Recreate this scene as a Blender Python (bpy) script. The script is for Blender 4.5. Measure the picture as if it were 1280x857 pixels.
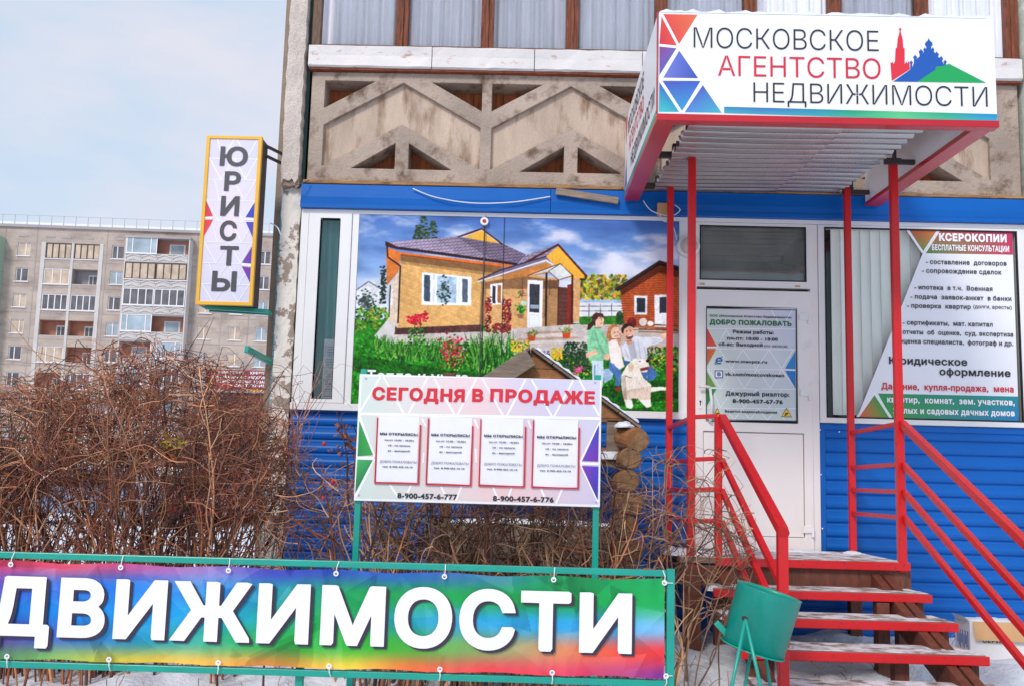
import bpy, math, random
import numpy as np
from mathutils import Vector, Matrix
from mathutils.geometry import tessellate_polygon

for o in list(bpy.data.objects): bpy.data.objects.remove(o)
SC = bpy.context.scene
COL = SC.collection
RAD = math.radians

# ------------------------------------------------------------------ camera
FPX, CX, CY, EYE = 1300.0, 640.0, 428.5, 1.25
yv = np.array([17.0, -176.5, -FPX]); yv /= np.linalg.norm(yv)
xv = np.array([1.0, -.0245, 0.0]); xv[2] = -(yv[0]*xv[0]+yv[1]*xv[1])/yv[2]; xv /= np.linalg.norm(xv)
ROT = np.array([xv, yv, np.cross(xv, yv)])
cam = bpy.data.cameras.new('camera'); cam_o = bpy.data.objects.new('camera', cam); COL.objects.link(cam_o)
cam.sensor_width = 36; cam.lens = FPX/1280*36; cam.clip_start = .1; cam.clip_end = 2000
M4 = Matrix([list(r)+[0] for r in ROT.tolist()]+[[0, 0, 0, 1]]); M4.translation = (0, 0, EYE)
cam_o.matrix_world = M4; SC.camera = cam_o

# ------------------------------------------------------------------ sky, sun, exposure
SUN_EL, SUN_AZ = RAD(38), RAD(205)      # azimuth from +Y clockwise: the sun is behind the camera, to the left
W = bpy.data.worlds.new('World'); SC.world = W; W.use_nodes = True
nt = W.node_tree; N = nt.nodes; L = nt.links; N.clear()
out = N.new('ShaderNodeOutputWorld'); bg = N.new('ShaderNodeBackground'); bg.inputs[1].default_value = .113
sky = N.new('ShaderNodeTexSky'); sky.sky_type = 'NISHITA'; sky.sun_disc = False
sky.sun_elevation = SUN_EL; sky.sun_rotation = SUN_AZ; sky.air_density = 1; sky.dust_density = 1.5
tc = N.new('ShaderNodeTexCoord'); mp = N.new('ShaderNodeMapping'); mp.inputs['Scale'].default_value = (1, 1, 2.6); mp.inputs['Location'].default_value = (3.3, 1.2, .4)
nz = N.new('ShaderNodeTexNoise'); nz.inputs['Scale'].default_value = 2.1; nz.inputs['Detail'].default_value = 7; nz.inputs['Roughness'].default_value = .52
cr = N.new('ShaderNodeValToRGB'); cr.color_ramp.elements[0].position = .42; cr.color_ramp.elements[1].position = .66
cr.color_ramp.elements[0].color = (0, 0, 0, 1); cr.color_ramp.elements[1].color = (1, 1, 1, 1)
mx = N.new('ShaderNodeMix'); mx.data_type = 'RGBA'; mx.inputs[7].default_value = (7.9, 7.75, 8.5, 1)
L.new(tc.outputs['Generated'], mp.inputs[0]); L.new(mp.outputs[0], nz.inputs[0]); L.new(nz.outputs[0], cr.inputs[0])
mc_ = N.new('ShaderNodeMix'); mc_.data_type = 'RGBA'; mc_.inputs[6].default_value = (4.7, 6.9, 8.9, 1); mc_.inputs[7].default_value = (8.3, 8.0, 8.7, 1)   # thin high cloud, then thick cloud
mx.inputs[0].default_value = .82
L.new(cr.outputs[0], mc_.inputs[0]); L.new(mc_.outputs[2], mx.inputs[7]); L.new(sky.outputs[0], mx.inputs[6]); L.new(mx.outputs[2], bg.inputs[0]); L.new(bg.outputs[0], out.inputs[0])
sl = bpy.data.lights.new('sun', 'SUN'); sl.energy = 2.0; sl.angle = RAD(12); sl.color = (1, .95, .88)
so = bpy.data.objects.new('sun', sl); COL.objects.link(so); so.location = (-10, -10, 20)
sd = Vector((math.sin(SUN_AZ)*math.cos(SUN_EL), math.cos(SUN_AZ)*math.cos(SUN_EL), math.sin(SUN_EL)))
so.rotation_euler = sd.to_track_quat('Z', 'Y').to_euler()
SC.view_settings.view_transform = 'Standard'; SC.view_settings.look = 'None'
SC.view_settings.exposure = 0; SC.view_settings.gamma = 1

# ------------------------------------------------------------------ helpers
def ray(px, py): return ROT @ np.array([px-CX, -(py-CY), -FPX])
def at(px, py, Y):
    d = ray(px, py); t = Y/d[1]
    return float(d[0]*t), float(d[2]*t+EYE)
def lin(c):
    return tuple(((v/255)/12.92 if v/255 <= .04045 else ((v/255+.055)/1.055)**2.4) for v in c[:3])

def tag(o, label=None, cat=None, group=None, kind=None):
    if label: o['label'] = label
    if cat: o['category'] = cat
    if group: o['group'] = group
    if kind: o['kind'] = kind
    return o
def empty(name, loc, label=None, cat=None, group=None, parent=None):
    o = bpy.data.objects.new(name, None); COL.objects.link(o); o.empty_display_size = .1
    if parent is None: o.location = loc
    else:
        o.parent = parent; o.location = Vector(loc)-org(parent)
    o['_org'] = list(loc)
    return tag(o, label, cat, group)
def org(o): return Vector(o['_org']) if o is not None and '_org' in o.keys() else Vector((0, 0, 0))

class MB:
    def __init__(s): s.v = []; s.f = []; s.c = []; s.col = None
    def add(s, vs, fs, col=None):
        n = len(s.v); s.v += [tuple(map(float, p)) for p in vs]; s.f += [tuple(i+n for i in f) for f in fs]
        if col is not None or s.c:
            while len(s.c) < n: s.c.append((1, 1, 1))
            if col is None: s.c += [(1, 1, 1)]*len(vs)
            elif len(vs) == len(col) and hasattr(col[0], '__len__'): s.c += [tuple(k) for k in col]
            else: s.c += [tuple(col)]*len(vs)
        return s
    def box(s, x0, x1, y0, y1, z0, z1, col=None):
        return s.add([(x0, y0, z0), (x1, y0, z0), (x1, y1, z0), (x0, y1, z0), (x0, y0, z1), (x1, y0, z1), (x1, y1, z1), (x0, y1, z1)],
              [(0, 3, 2, 1), (4, 5, 6, 7), (0, 1, 5, 4), (1, 2, 6, 5), (2, 3, 7, 6), (3, 0, 4, 7)], col)
    def bar(s, a, b, w, h, up=(0, 0, 1), col=None):
        a = Vector(a); b = Vector(b); d = (b-a).normalized(); u = Vector(up)
        if abs(d.dot(u)) > .98: u = Vector((0, 1, 0))
        r = d.cross(u).normalized(); u = r.cross(d).normalized(); r *= w/2; u *= h/2
        return s.add([a-r-u, a+r-u, a+r+u, a-r+u, b-r-u, b+r-u, b+r+u, b-r+u],
              [(0, 1, 2, 3), (7, 6, 5, 4), (0, 4, 5, 1), (1, 5, 6, 2), (2, 6, 7, 3), (3, 7, 4, 0)], col)
    def tube(s, pts, r, n=6, col=None, cap=True):
        pts = [Vector(p) for p in pts]; m = len(pts)
        rs = r if hasattr(r, '__len__') else [r]*m
        vs = []; prev = None
        for i, p in enumerate(pts):
            d = (pts[min(i+1, m-1)]-pts[max(i-1, 0)]).normalized()
            if prev is None:
                a = d.cross(Vector((0, 0, 1)) if abs(d.z) < .9 else Vector((1, 0, 0))).normalized()
            else:
                a = prev-d*prev.dot(d)
                a = a.normalized() if a.length > 1e-6 else d.orthogonal().normalized()
            prev = a; b = d.cross(a)
            for k in range(n):
                t = 2*math.pi*k/n; vs.append(p+(a*math.cos(t)+b*math.sin(t))*rs[i])
        fs = [(i*n+k, i*n+(k+1) % n, (i+1)*n+(k+1) % n, (i+1)*n+k) for i in range(m-1) for k in range(n)]
        if cap: fs += [tuple(range(n-1, -1, -1)), tuple((m-1)*n+k for k in range(n))]
        return s.add(vs, fs, col)
    def prism(s, poly, y0, y1, col=None, holes=()):
        """polygon in X,Z extruded from y0 (front) to y1"""
        loops = [list(poly)]+[list(h) for h in holes]
        flat = [p for l in loops for p in l]; n = len(flat)
        tris = tessellate_polygon([[Vector((p[0], p[1], 0)) for p in l] for l in loops])
        vs = [(p[0], y0, p[1]) for p in flat]+[(p[0], y1, p[1]) for p in flat]
        fs = [tuple(t) for t in tris]+[tuple(i+n for i in reversed(t)) for t in tris]
        k = 0
        for l in loops:
            m = len(l)
            for i in range(m): fs.append((k+i, k+(i+1) % m, n+k+(i+1) % m, n+k+i))
            k += m
        return s.add(vs, fs, col)
    def build(s, name, m, parent=None, label=None, cat=None, group=None, kind=None, smooth=False, bevel=0, rot=None):
        me = bpy.data.meshes.new(name); og = org(parent)
        v = [(p[0]-og.x, p[1]-og.y, p[2]-og.z) for p in s.v] if parent is not None else s.v
        me.from_pydata(v, [], s.f); me.materials.append(m)
        if s.c:
            while len(s.c) < len(s.v): s.c.append((1, 1, 1))
            ca = me.color_attributes.new('Col', 'FLOAT_COLOR', 'POINT')
            a = np.ones((len(s.v), 4), np.float32); a[:, :3] = np.array(s.c, np.float32); ca.data.foreach_set('color', a.ravel())
        fix_normals(me)
        if smooth:
            me.polygons.foreach_set('use_smooth', [True]*len(me.polygons))
        o = bpy.data.objects.new(name, me); COL.objects.link(o)
        if parent is not None: o.parent = parent; o['_org'] = list(og)
        if bevel:
            b = o.modifiers.new('bevel', 'BEVEL'); b.width = bevel; b.segments = 2; b.limit_method = 'ANGLE'
        return tag(o, label, cat, group, kind)
def fix_normals(me):
    import bmesh
    if len(me.polygons) > 60000: return
    bm = bmesh.new(); bm.from_mesh(me); bmesh.ops.recalc_face_normals(bm, faces=bm.faces); bm.to_mesh(me); bm.free()
def share(src, parent, loc=(0, 0, 0), name=None):
    o = bpy.data.objects.new(name or src.name.split('.')[0], src.data); COL.objects.link(o); o.parent = parent; o.location = loc
    o['_org'] = list(org(parent))
    for m in src.modifiers:
        k = o.modifiers.new(m.name, m.type)
        if m.type == 'BEVEL': k.width = m.width; k.segments = m.segments; k.limit_method = m.limit_method
    return o

# ------------------------------------------------------------------ materials
def mat(name, col, rough=.6, metal=0, var=.12, ns=6, bump=0, bs=60, dirt=None, dlo=.55, dhi=.62, ds=8, stretch=(1, 1, 1), spec=.5, top=None, tlo=.45, thi=.55, ts=20, attr=False, coat=0, fine=0, objvar=0):
    m = bpy.data.materials.new(name); m.use_nodes = True; n = m.node_tree.nodes; l = m.node_tree.links; b = n['Principled BSDF']
    b.inputs['Roughness'].default_value = rough; b.inputs['Metallic'].default_value = metal; b.inputs['Specular IOR Level'].default_value = spec
    if coat: b.inputs['Coat Weight'].default_value = coat; b.inputs['Coat Roughness'].default_value = .15
    geo = n.new('ShaderNodeNewGeometry'); mpn = n.new('ShaderNodeMapping'); mpn.inputs['Scale'].default_value = stretch
    l.new(geo.outputs['Position'], mpn.inputs[0])
    def noise(sc, det=5, rg=.55, src=None):
        t = n.new('ShaderNodeTexNoise'); t.inputs['Scale'].default_value = sc; t.inputs['Detail'].default_value = det; t.inputs['Roughness'].default_value = rg
        l.new((src or mpn.outputs[0]), t.inputs['Vector']); return t
    def mixc(fac, a, bb, mode='MIX'):
        x = n.new('ShaderNodeMix'); x.data_type = 'RGBA'; x.blend_type = mode
        if hasattr(fac, 'links'): l.new(fac, x.inputs[0])
        else: x.inputs[0].default_value = fac
        for s, i in ((a, 6), (bb, 7)):
            if hasattr(s, 'links'): l.new(s, x.inputs[i])
            else: x.inputs[i].default_value = (*s, 1)
        return x.outputs[2]
    def ramp(src, lo, hi, a=0, bb=1):
        r = n.new('ShaderNodeMapRange'); r.inputs[1].default_value = lo; r.inputs[2].default_value = hi; r.inputs[3].default_value = a; r.inputs[4].default_value = bb
        l.new(src, r.inputs[0]); return r.outputs[0]
    if attr:
        a = n.new('ShaderNodeAttribute'); a.attribute_name = 'Col'; base = a.outputs['Color']
    else: base = lin(col)
    nz = noise(ns); f = ramp(nz.outputs[0], .3, .7, 1-var, 1+var)
    if not hasattr(base, 'links'):
        rgb = n.new('ShaderNodeRGB'); rgb.outputs[0].default_value = (*base, 1); base = rgb.outputs[0]
    sc = n.new('ShaderNodeVectorMath'); sc.operation = 'SCALE'; l.new(base, sc.inputs[0]); l.new(f, sc.inputs['Scale']); base = sc.outputs[0]
    if fine:
        nf = noise(130, 3); f2 = ramp(nf.outputs[0], .3, .7, 1-fine, 1+fine)
        sc = n.new('ShaderNodeVectorMath'); sc.operation = 'SCALE'; l.new(base, sc.inputs[0]); l.new(f2, sc.inputs['Scale']); base = sc.outputs[0]
    if objvar:
        oi = n.new('ShaderNodeObjectInfo'); f3 = ramp(oi.outputs['Random'], 0, 1, 1-objvar, 1+objvar)
        sc = n.new('ShaderNodeVectorMath'); sc.operation = 'SCALE'; l.new(base, sc.inputs[0]); l.new(f3, sc.inputs['Scale']); base = sc.outputs[0]
    if dirt:
        nd = noise(ds, 8, .65); base = mixc(ramp(nd.outputs[0], dlo, dhi), base, lin(dirt))
    if top:
        nd = noise(ts, 6, .6, geo.outputs['Position']); sx = n.new('ShaderNodeSeparateXYZ'); l.new(geo.outputs['Normal'], sx.inputs[0])
        mm = n.new('ShaderNodeMath'); mm.operation = 'MULTIPLY'; l.new(ramp(nd.outputs[0], tlo, thi), mm.inputs[0]); l.new(ramp(sx.outputs[2], .5, .8), mm.inputs[1])
        base = mixc(mm.outputs[0], base, lin(top))
    l.new(base, b.inputs['Base Color'])
    if bump:
        bn = n.new('ShaderNodeBump'); bn.inputs['Strength'].default_value = min(1, bump); bn.inputs['Distance'].default_value = .01*max(1, bump)
        nb = noise(bs, 6, .6); l.new(nb.outputs[0], bn.inputs['Height']); l.new(bn.outputs[0], b.inputs['Normal'])
    return m
def glassmat(name, tint, refl=.12):
    m = bpy.data.materials.new(name); m.use_nodes = True; n = m.node_tree.nodes; l = m.node_tree.links; n.remove(n['Principled BSDF'])
    tr = n.new('ShaderNodeBsdfTransparent'); tr.inputs[0].default_value = (*tint, 1); g = n.new('ShaderNodeBsdfGlossy'); g.inputs['Roughness'].default_value = .03
    fr = n.new('ShaderNodeFresnel'); fr.inputs[0].default_value = 1.5; ad = n.new('ShaderNodeMath'); ad.operation = 'ADD'; ad.inputs[1].default_value = refl; ad.use_clamp = True
    x = n.new('ShaderNodeMixShader'); l.new(fr.outputs[0], ad.inputs[0]); l.new(ad.outputs[0], x.inputs[0]); l.new(tr.outputs[0], x.inputs[1]); l.new(g.outputs[0], x.inputs[2])
    geo = n.new('ShaderNodeNewGeometry'); nz = n.new('ShaderNodeTexNoise'); nz.inputs['Scale'].default_value = 3; bn = n.new('ShaderNodeBump'); bn.inputs['Strength'].default_value = .12; bn.inputs['Distance'].default_value = .01
    l.new(geo.outputs['Position'], nz.inputs[0]); l.new(nz.outputs[0], bn.inputs['Height']); l.new(bn.outputs[0], g.inputs['Normal'])
    l.new(x.outputs[0], n['Material Output'].inputs[0]); return m

SNOWC = (236, 238, 246)
M = dict(
 concrete=mat('weathered_concrete', (180, 160, 146), .9, var=.26, ns=3, bump=1.2, bs=45, dirt=(112, 90, 74), dlo=.5, dhi=.68, ds=6, fine=.14),
 recess=mat('recess_plaster', (196, 172, 154), .9, var=.2, ns=2.5, bump=.5, bs=25, dirt=(136, 108, 86), dlo=.5, dhi=.66, ds=3.2, stretch=(2.2, 1, .55), fine=.1),
 pillar=mat('peeling_limewash', (232, 222, 212), .9, var=.06, ns=4, bump=.7, bs=30, dirt=(160, 142, 130), dlo=.53, dhi=.56, ds=7, fine=.1),
 pillar2=mat('rough_pillar_concrete', (205, 190, 180), .9, var=.12, ns=5, bump=1, bs=60, fine=.22),
 bare=mat('bare_brown_concrete', (150, 128, 112), .9, var=.2, ns=6, bump=.8, bs=40),
 tile=mat('blue_mosaic', (120, 172, 196), .4, var=.2, ns=30, bump=.2),
 blue=mat('blue_siding_paint', (0, 96, 184), .4, spec=.32, var=.12, ns=1.6, bump=.15, bs=6, stretch=(.5, 1, 2), fine=.05, dirt=(14, 66, 130), dlo=.6, dhi=.85, ds=5),
 fascia=mat('blue_fascia_metal', (0, 94, 178), .45, spec=.25, var=.12, ns=1.2, bump=.3, bs=3.2, fine=.04),
 white=mat('white_window_plastic', (236, 232, 232), .4, var=.03, ns=3, fine=.02),
 doorw=mat('white_door_plastic', (238, 230, 228), .42, var=.035, ns=2, dirt=(190, 176, 172), dlo=.64, dhi=.9, ds=3, fine=.02),
 woodm=mat('brown_weathered_mullion', (128, 66, 40), .7, var=.4, ns=9, stretch=(6, 6, .7), bump=.8, bs=20, dirt=(70, 40, 30), dlo=.5, dhi=.65, ds=10, fine=.15),
 wooddark=mat('greyed_wood', (112, 88, 74), .85, var=.35, ns=12, stretch=(6, 6, .8), bump=.7, bs=20, fine=.1),
 backwood=mat('reddish_backing_board', (176, 98, 56), .8, var=.25, ns=5, stretch=(5, 1, .8), dirt=(110, 56, 34), dlo=.5, dhi=.7, ds=7, fine=.1),
 ledge=mat('peeling_white_metal', (222, 214, 212), .55, var=.08, ns=4, bump=.25, bs=30, dirt=(176, 118, 76), dlo=.58, dhi=.72, ds=8, stretch=(1, 1, 2), fine=.05),
 rust=mat('rusty_metal', (140, 72, 46), .8, var=.4, ns=20, bump=.4),
 strip=mat('timber_packing', (168, 124, 84), .85, var=.35, ns=10, stretch=(.7, 3, 6), bump=.7, bs=30, dirt=(96, 64, 44), dlo=.5, dhi=.7, ds=8),
 red=mat('red_paint', (208, 8, 18), .42, var=.08, ns=5, coat=.1, fine=.05, bump=.08, bs=90, dirt=(120, 40, 30), dlo=.60, dhi=.66, ds=38),
 redtrim=mat('red_trim_metal', (190, 14, 34), .36, var=.1, ns=2, coat=.2, bump=.15, bs=2.5),
 signw=mat('sign_white', (240, 236, 240), .42, var=.02, ns=2),
 zinc=mat('galvanised_sheet', (176, 174, 172), .27, metal=.85, var=.16, ns=3, stretch=(.5, 3, 1), bump=.12, bs=8, fine=.05),
 dark=mat('dark_interior', (30, 34, 40), .8, var=.3, ns=2),
 gap=mat('dark_gap', (34, 26, 24), .9, var=.3),
 tealcloth=mat('teal_curtain', (84, 168, 164), .8, var=.35, ns=3, stretch=(1, 1, .3)),
 curtain=mat('sheer_curtain', (244, 240, 248), .85, var=.1, ns=4, stretch=(2, 1, .3), fine=.04),
 blind=mat('vertical_blind', (240, 240, 232), .7, var=.06, ns=2, objvar=.05),
 teal=mat('turquoise_paint', (0, 152, 134), .38, var=.1, ns=6, coat=.2, bump=.12, bs=60, fine=.05, dirt=(20, 112, 104), dlo=.62, dhi=.85, ds=12),
 attrm=mat('printed_film', (0, 0, 0), .4, var=.03, ns=2, attr=True),
 mural=mat('printed_mural', (0, 0, 0), .45, var=.02, ns=2, attr=True, spec=.2),
 vinyl=mat('printed_vinyl', (0, 0, 0), .34, var=.05, ns=3, attr=True, bump=1.6, bs=5, spec=.35),
 vinylw=mat('vinyl_letter_white', (240, 236, 244), .3, var=.03, ns=3, bump=1.4, bs=4.5, spec=.6),
 vinylk=mat('vinyl_letter_shadow', (52, 40, 60), .3, var=.03, ns=3, bump=1.4, bs=4.5),
 black=mat('black_print', (34, 34, 40), .45, var=.05), greyk=mat('grey_print', (72, 68, 74), .45, var=.05),
 redp=mat('red_print', (214, 28, 50), .45, var=.04), greenp=mat('green_print', (20, 110, 60), .45, var=.04), bluep=mat('blue_print', (20, 84, 168), .45, var=.04),
 whitep=mat('white_print', (244, 242, 246), .45, var=.02), yellowp=mat('yellow_print', (250, 196, 30), .45, var=.04),
 paper=mat('paper', (236, 232, 240), .6, var=.03, ns=8, bump=.3, bs=9), pocket=mat('red_plastic_edge', (206, 20, 36), .3, var=.05),
 yellow=mat('yellow_frame', (238, 178, 44), .4, var=.08, ns=4), purple=mat('dark_purple_side', (60, 34, 48), .5, var=.15),
 snow=mat('snow', SNOWC, .75, var=.05, ns=3, bump=2.4, bs=22, fine=.04, dirt=(200, 202, 218), dlo=.5, dhi=.8, ds=2.4),
 farsnow=mat('far_snow', (232, 232, 240), .8, var=.08, ns=.4),
 tread=mat('grey_tread_board', (134, 112, 100), .85, var=.3, ns=10, stretch=(.6, 5, 3), bump=.6, bs=40, top=(232, 226, 232), tlo=.38, thi=.58, ts=9, fine=.12),
 brownp=mat('brown_painted_timber', (112, 60, 44), .6, var=.28, ns=6, stretch=(4, 4, .8), bump=.5, bs=25, fine=.1, dirt=(58, 32, 28), dlo=.55, dhi=.72, ds=8),
 greywood=mat('weathered_grey_board', (138, 120, 106), .85, var=.3, ns=9, stretch=(.8, 4, 6), bump=.7, bs=25, fine=.1, objvar=.15),
 log=mat('brown_log', (150, 100, 60), .8, var=.3, ns=10, bump=.8, bs=30, fine=.15, objvar=.15),
 logend=mat('log_end', (132, 98, 68), .85, var=.35, ns=26, bump=.8, bs=60, fine=.2),
 twig=mat('bare_twigs', (0, 0, 0), .75, var=.3, ns=14, attr=True),
 card=mat('corrugated_cardboard', (208, 162, 116), .85, var=.08, ns=5, bump=.2), cardw=mat('white_carton', (226, 220, 220), .8, var=.06, ns=4, dirt=(180, 172, 178), dlo=.6, dhi=.8, ds=6),
 fwall=mat('far_pinkish_panel', (184, 166, 154), .9, var=.14, ns=.35, fine=.05, dirt=(146, 128, 120), dlo=.46, dhi=.72, ds=.4, stretch=(1, 1, 2)),
 fgrey=mat('far_grey_panel', (168, 158, 158), .9, var=.12, ns=.3), flight=mat('far_white_plaster', (202, 194, 190), .9, var=.08, ns=.6),
 forange=mat('far_orange_wall', (186, 126, 104), .9, var=.14, ns=.8), fgl=mat('far_blue_pane', (160, 172, 182), .2, var=.3, ns=.6), ftan=mat('far_tan_pane', (196, 172, 150), .25, var=.3, ns=.9), fdk=mat('far_dark_pane', (100, 96, 100), .2, var=.4, ns=.9),
 fwhite=mat('far_white_frame', (228, 222, 224), .6, var=.04), fdark=mat('far_dark_frame', (66, 56, 54), .6, var=.1), fgreen=mat('far_green_panel', (150, 170, 148), .8, var=.1),
 steel=mat('dark_steel', (60, 50, 50), .6, var=.2), chrome=mat('grey_metal', (170, 170, 176), .35, metal=.8), frost=mat('frosted_lamp_glass', (196, 188, 176), .3, var=.1, ns=14),
 cable=mat('white_cable', (226, 224, 230), .5), bcable=mat('grey_cable', (90, 82, 84), .6),
 carblue=mat('blue_grey_car_paint', (110, 130, 160), .3, coat=.6, top=(230, 232, 240), tlo=.2, thi=.4), carred=mat('red_car_paint', (170, 30, 36), .3, coat=.6), carwhite=mat('silver_car_paint', (190, 194, 204), .3, coat=.6, top=(236, 238, 244), tlo=.2, thi=.4),
 rubber=mat('rubber', (26, 26, 28), .8), cglass=mat('dark_car_glass', (40, 46, 54), .1), hip=mat('rose_hip_red', (200, 30, 36), .4), leaf=mat('dry_leaf', (150, 82, 44), .8, var=.4, ns=40), yleaf=mat('yellow_leaf', (190, 170, 60), .8, var=.2),
)
M['glass'] = glassmat('window_glass', (.95, .97, .97), .02)
M['darkglass'] = glassmat('dark_glass', (.84, .89, .9), .05)

# ------------------------------------------------------------------ lettering: glyph outlines of the built-in font, emboldened through a distance field
_raw, _gl, _adv = {}, {}, {}
def _loops(s):
    cu = bpy.data.curves.new('tmp', 'FONT'); cu.body = s; cu.size = 1
    ob = bpy.data.objects.new('tmp', cu); COL.objects.link(ob)
    dg = bpy.context.evaluated_depsgraph_get(); c2 = ob.to_curve(dg); loops = []
    for sp in c2.splines:
        bp = sp.bezier_points; k = len(bp); pts = []
        for i in range(k):
            a, b = bp[i], bp[(i+1) % k]
            p0, p1, p2, p3 = a.co.xy, a.handle_right.xy, b.handle_left.xy, b.co.xy
            d = p3-p0; ln = d.length
            if ln < 1e-7: continue
            dev = max(abs(d.x*(p1-p0).y-d.y*(p1-p0).x), abs(d.x*(p2-p0).y-d.y*(p2-p0).x))/ln
            n = 1 if dev < 2e-3*ln+1e-4 else 6
            for j in range(n):
                t = j/n; q = p0*(1-t)**3+p1*(3*t*(1-t)**2)+p2*(3*t*t*(1-t))+p3*t**3; pts.append((q.x, q.y))
        if len(pts) >= 3: loops.append(pts)
    ob.to_curve_clear(); bpy.data.objects.remove(ob); bpy.data.curves.remove(cu)
    return loops
def minx(l): return min(p[0] for q in l for p in q)
def advance(ch):
    if 'Н' not in _adv:
        l = _loops('НН'); l.sort(key=lambda q: minx([q])); _adv['Н'] = minx([l[-1]])-minx([l[0]]); _adv['lsb'] = minx([l[0]])
    if ch not in _adv:
        l = _loops('Н'+ch+'Н'); l.sort(key=lambda q: minx([q])); _adv[ch] = minx([l[-1]])-_adv['lsb']-_adv['Н']
    return _adv[ch]
def _area(l): return sum(l[i-1][0]*l[i][1]-l[i][0]*l[i-1][1] for i in range(len(l)))/2
def _inside(p, l):
    c = False
    for i in range(len(l)):
        a, b = l[i-1], l[i]
        if (a[1] > p[1]) != (b[1] > p[1]) and p[0] < (b[0]-a[0])*(p[1]-a[1])/(b[1]-a[1])+a[0]: c = not c
    return c
def _rdp(l, eps):
    n = len(l)
    if n < 6: return l
    j = max(range(n), key=lambda i: (l[i][0]-l[0][0])**2+(l[i][1]-l[0][1])**2)
    def rec(a):
        st = [(0, len(a)-1)]; keep = {0, len(a)-1}
        while st:
            i, k = st.pop()
            if k-i < 2: continue
            ax, ay = a[i]; bx, by = a[k]; dx, dy = bx-ax, by-ay; ln = math.hypot(dx, dy) or 1e-9
            m, mi = -1, -1
            for q in range(i+1, k):
                d = abs((a[q][0]-ax)*dy-(a[q][1]-ay)*dx)/ln
                if d > m: m, mi = d, q
            if m > eps: keep.add(mi); st += [(i, mi), (mi, k)]
        return [a[i] for i in sorted(keep)]
    return rec(l[:j+1])[:-1]+rec(l[j:]+[l[0]])[:-1]
def _miter(l, d):
    r = []; n = len(l)
    for i in range(n):
        p, c, q = l[i-1], l[i], l[(i+1) % n]
        a = Vector((c[0]-p[0], c[1]-p[1])); b = Vector((q[0]-c[0], q[1]-c[1]))
        if a.length < 1e-6 or b.length < 1e-6: continue
        a.normalize(); b.normalize(); na = Vector((a.y, -a.x)); nb = Vector((b.y, -b.x)); m = na+nb
        if m.length < .3: r += [(c[0]+na.x*d, c[1]+na.y*d), (c[0]+nb.x*d, c[1]+nb.y*d)]; continue
        m.normalize(); k = min(1/max(m.dot(na), .3), 1.9); r.append((c[0]+m.x*d*k, c[1]+m.y*d*k))
    return r
def glyph(ch, bold, h):
    key = (ch, round(bold, 4), h)
    if key in _gl: return _gl[key]
    if ch not in _raw: _raw[ch] = _loops(ch)
    if bold >= .03 and _raw[ch]:
        ls = []; f0 = _field(_raw[ch], 0, .006)
        if _area(max(f0, key=lambda q: abs(_area(q)))) < 0: f0 = [q[::-1] for q in f0]
        for l in f0:
            m = _miter(_rdp(l, .002), bold)
            if len(m) >= 3 and _area(m)*_area(l) > 0: ls.append(m)
        cont = _field(ls, 0, h)
    else: cont = _field(_raw[ch], bold, h)
    dep = [sum(_inside(l[0], m) for m in cont if m is not l) for l in cont]; res = []
    for l, d_ in zip(cont, dep):
        if d_ % 2: continue
        hs = [m for m, e in zip(cont, dep) if e == d_+1 and _inside(m[0], l)]
        ll = [l]+hs; flat = [p for q in ll for p in q]
        res.append((flat, [tuple(t) for t in tessellate_polygon([[Vector((p[0], p[1], 0)) for p in q] for q in ll])]))
    _gl[key] = res; return res
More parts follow.
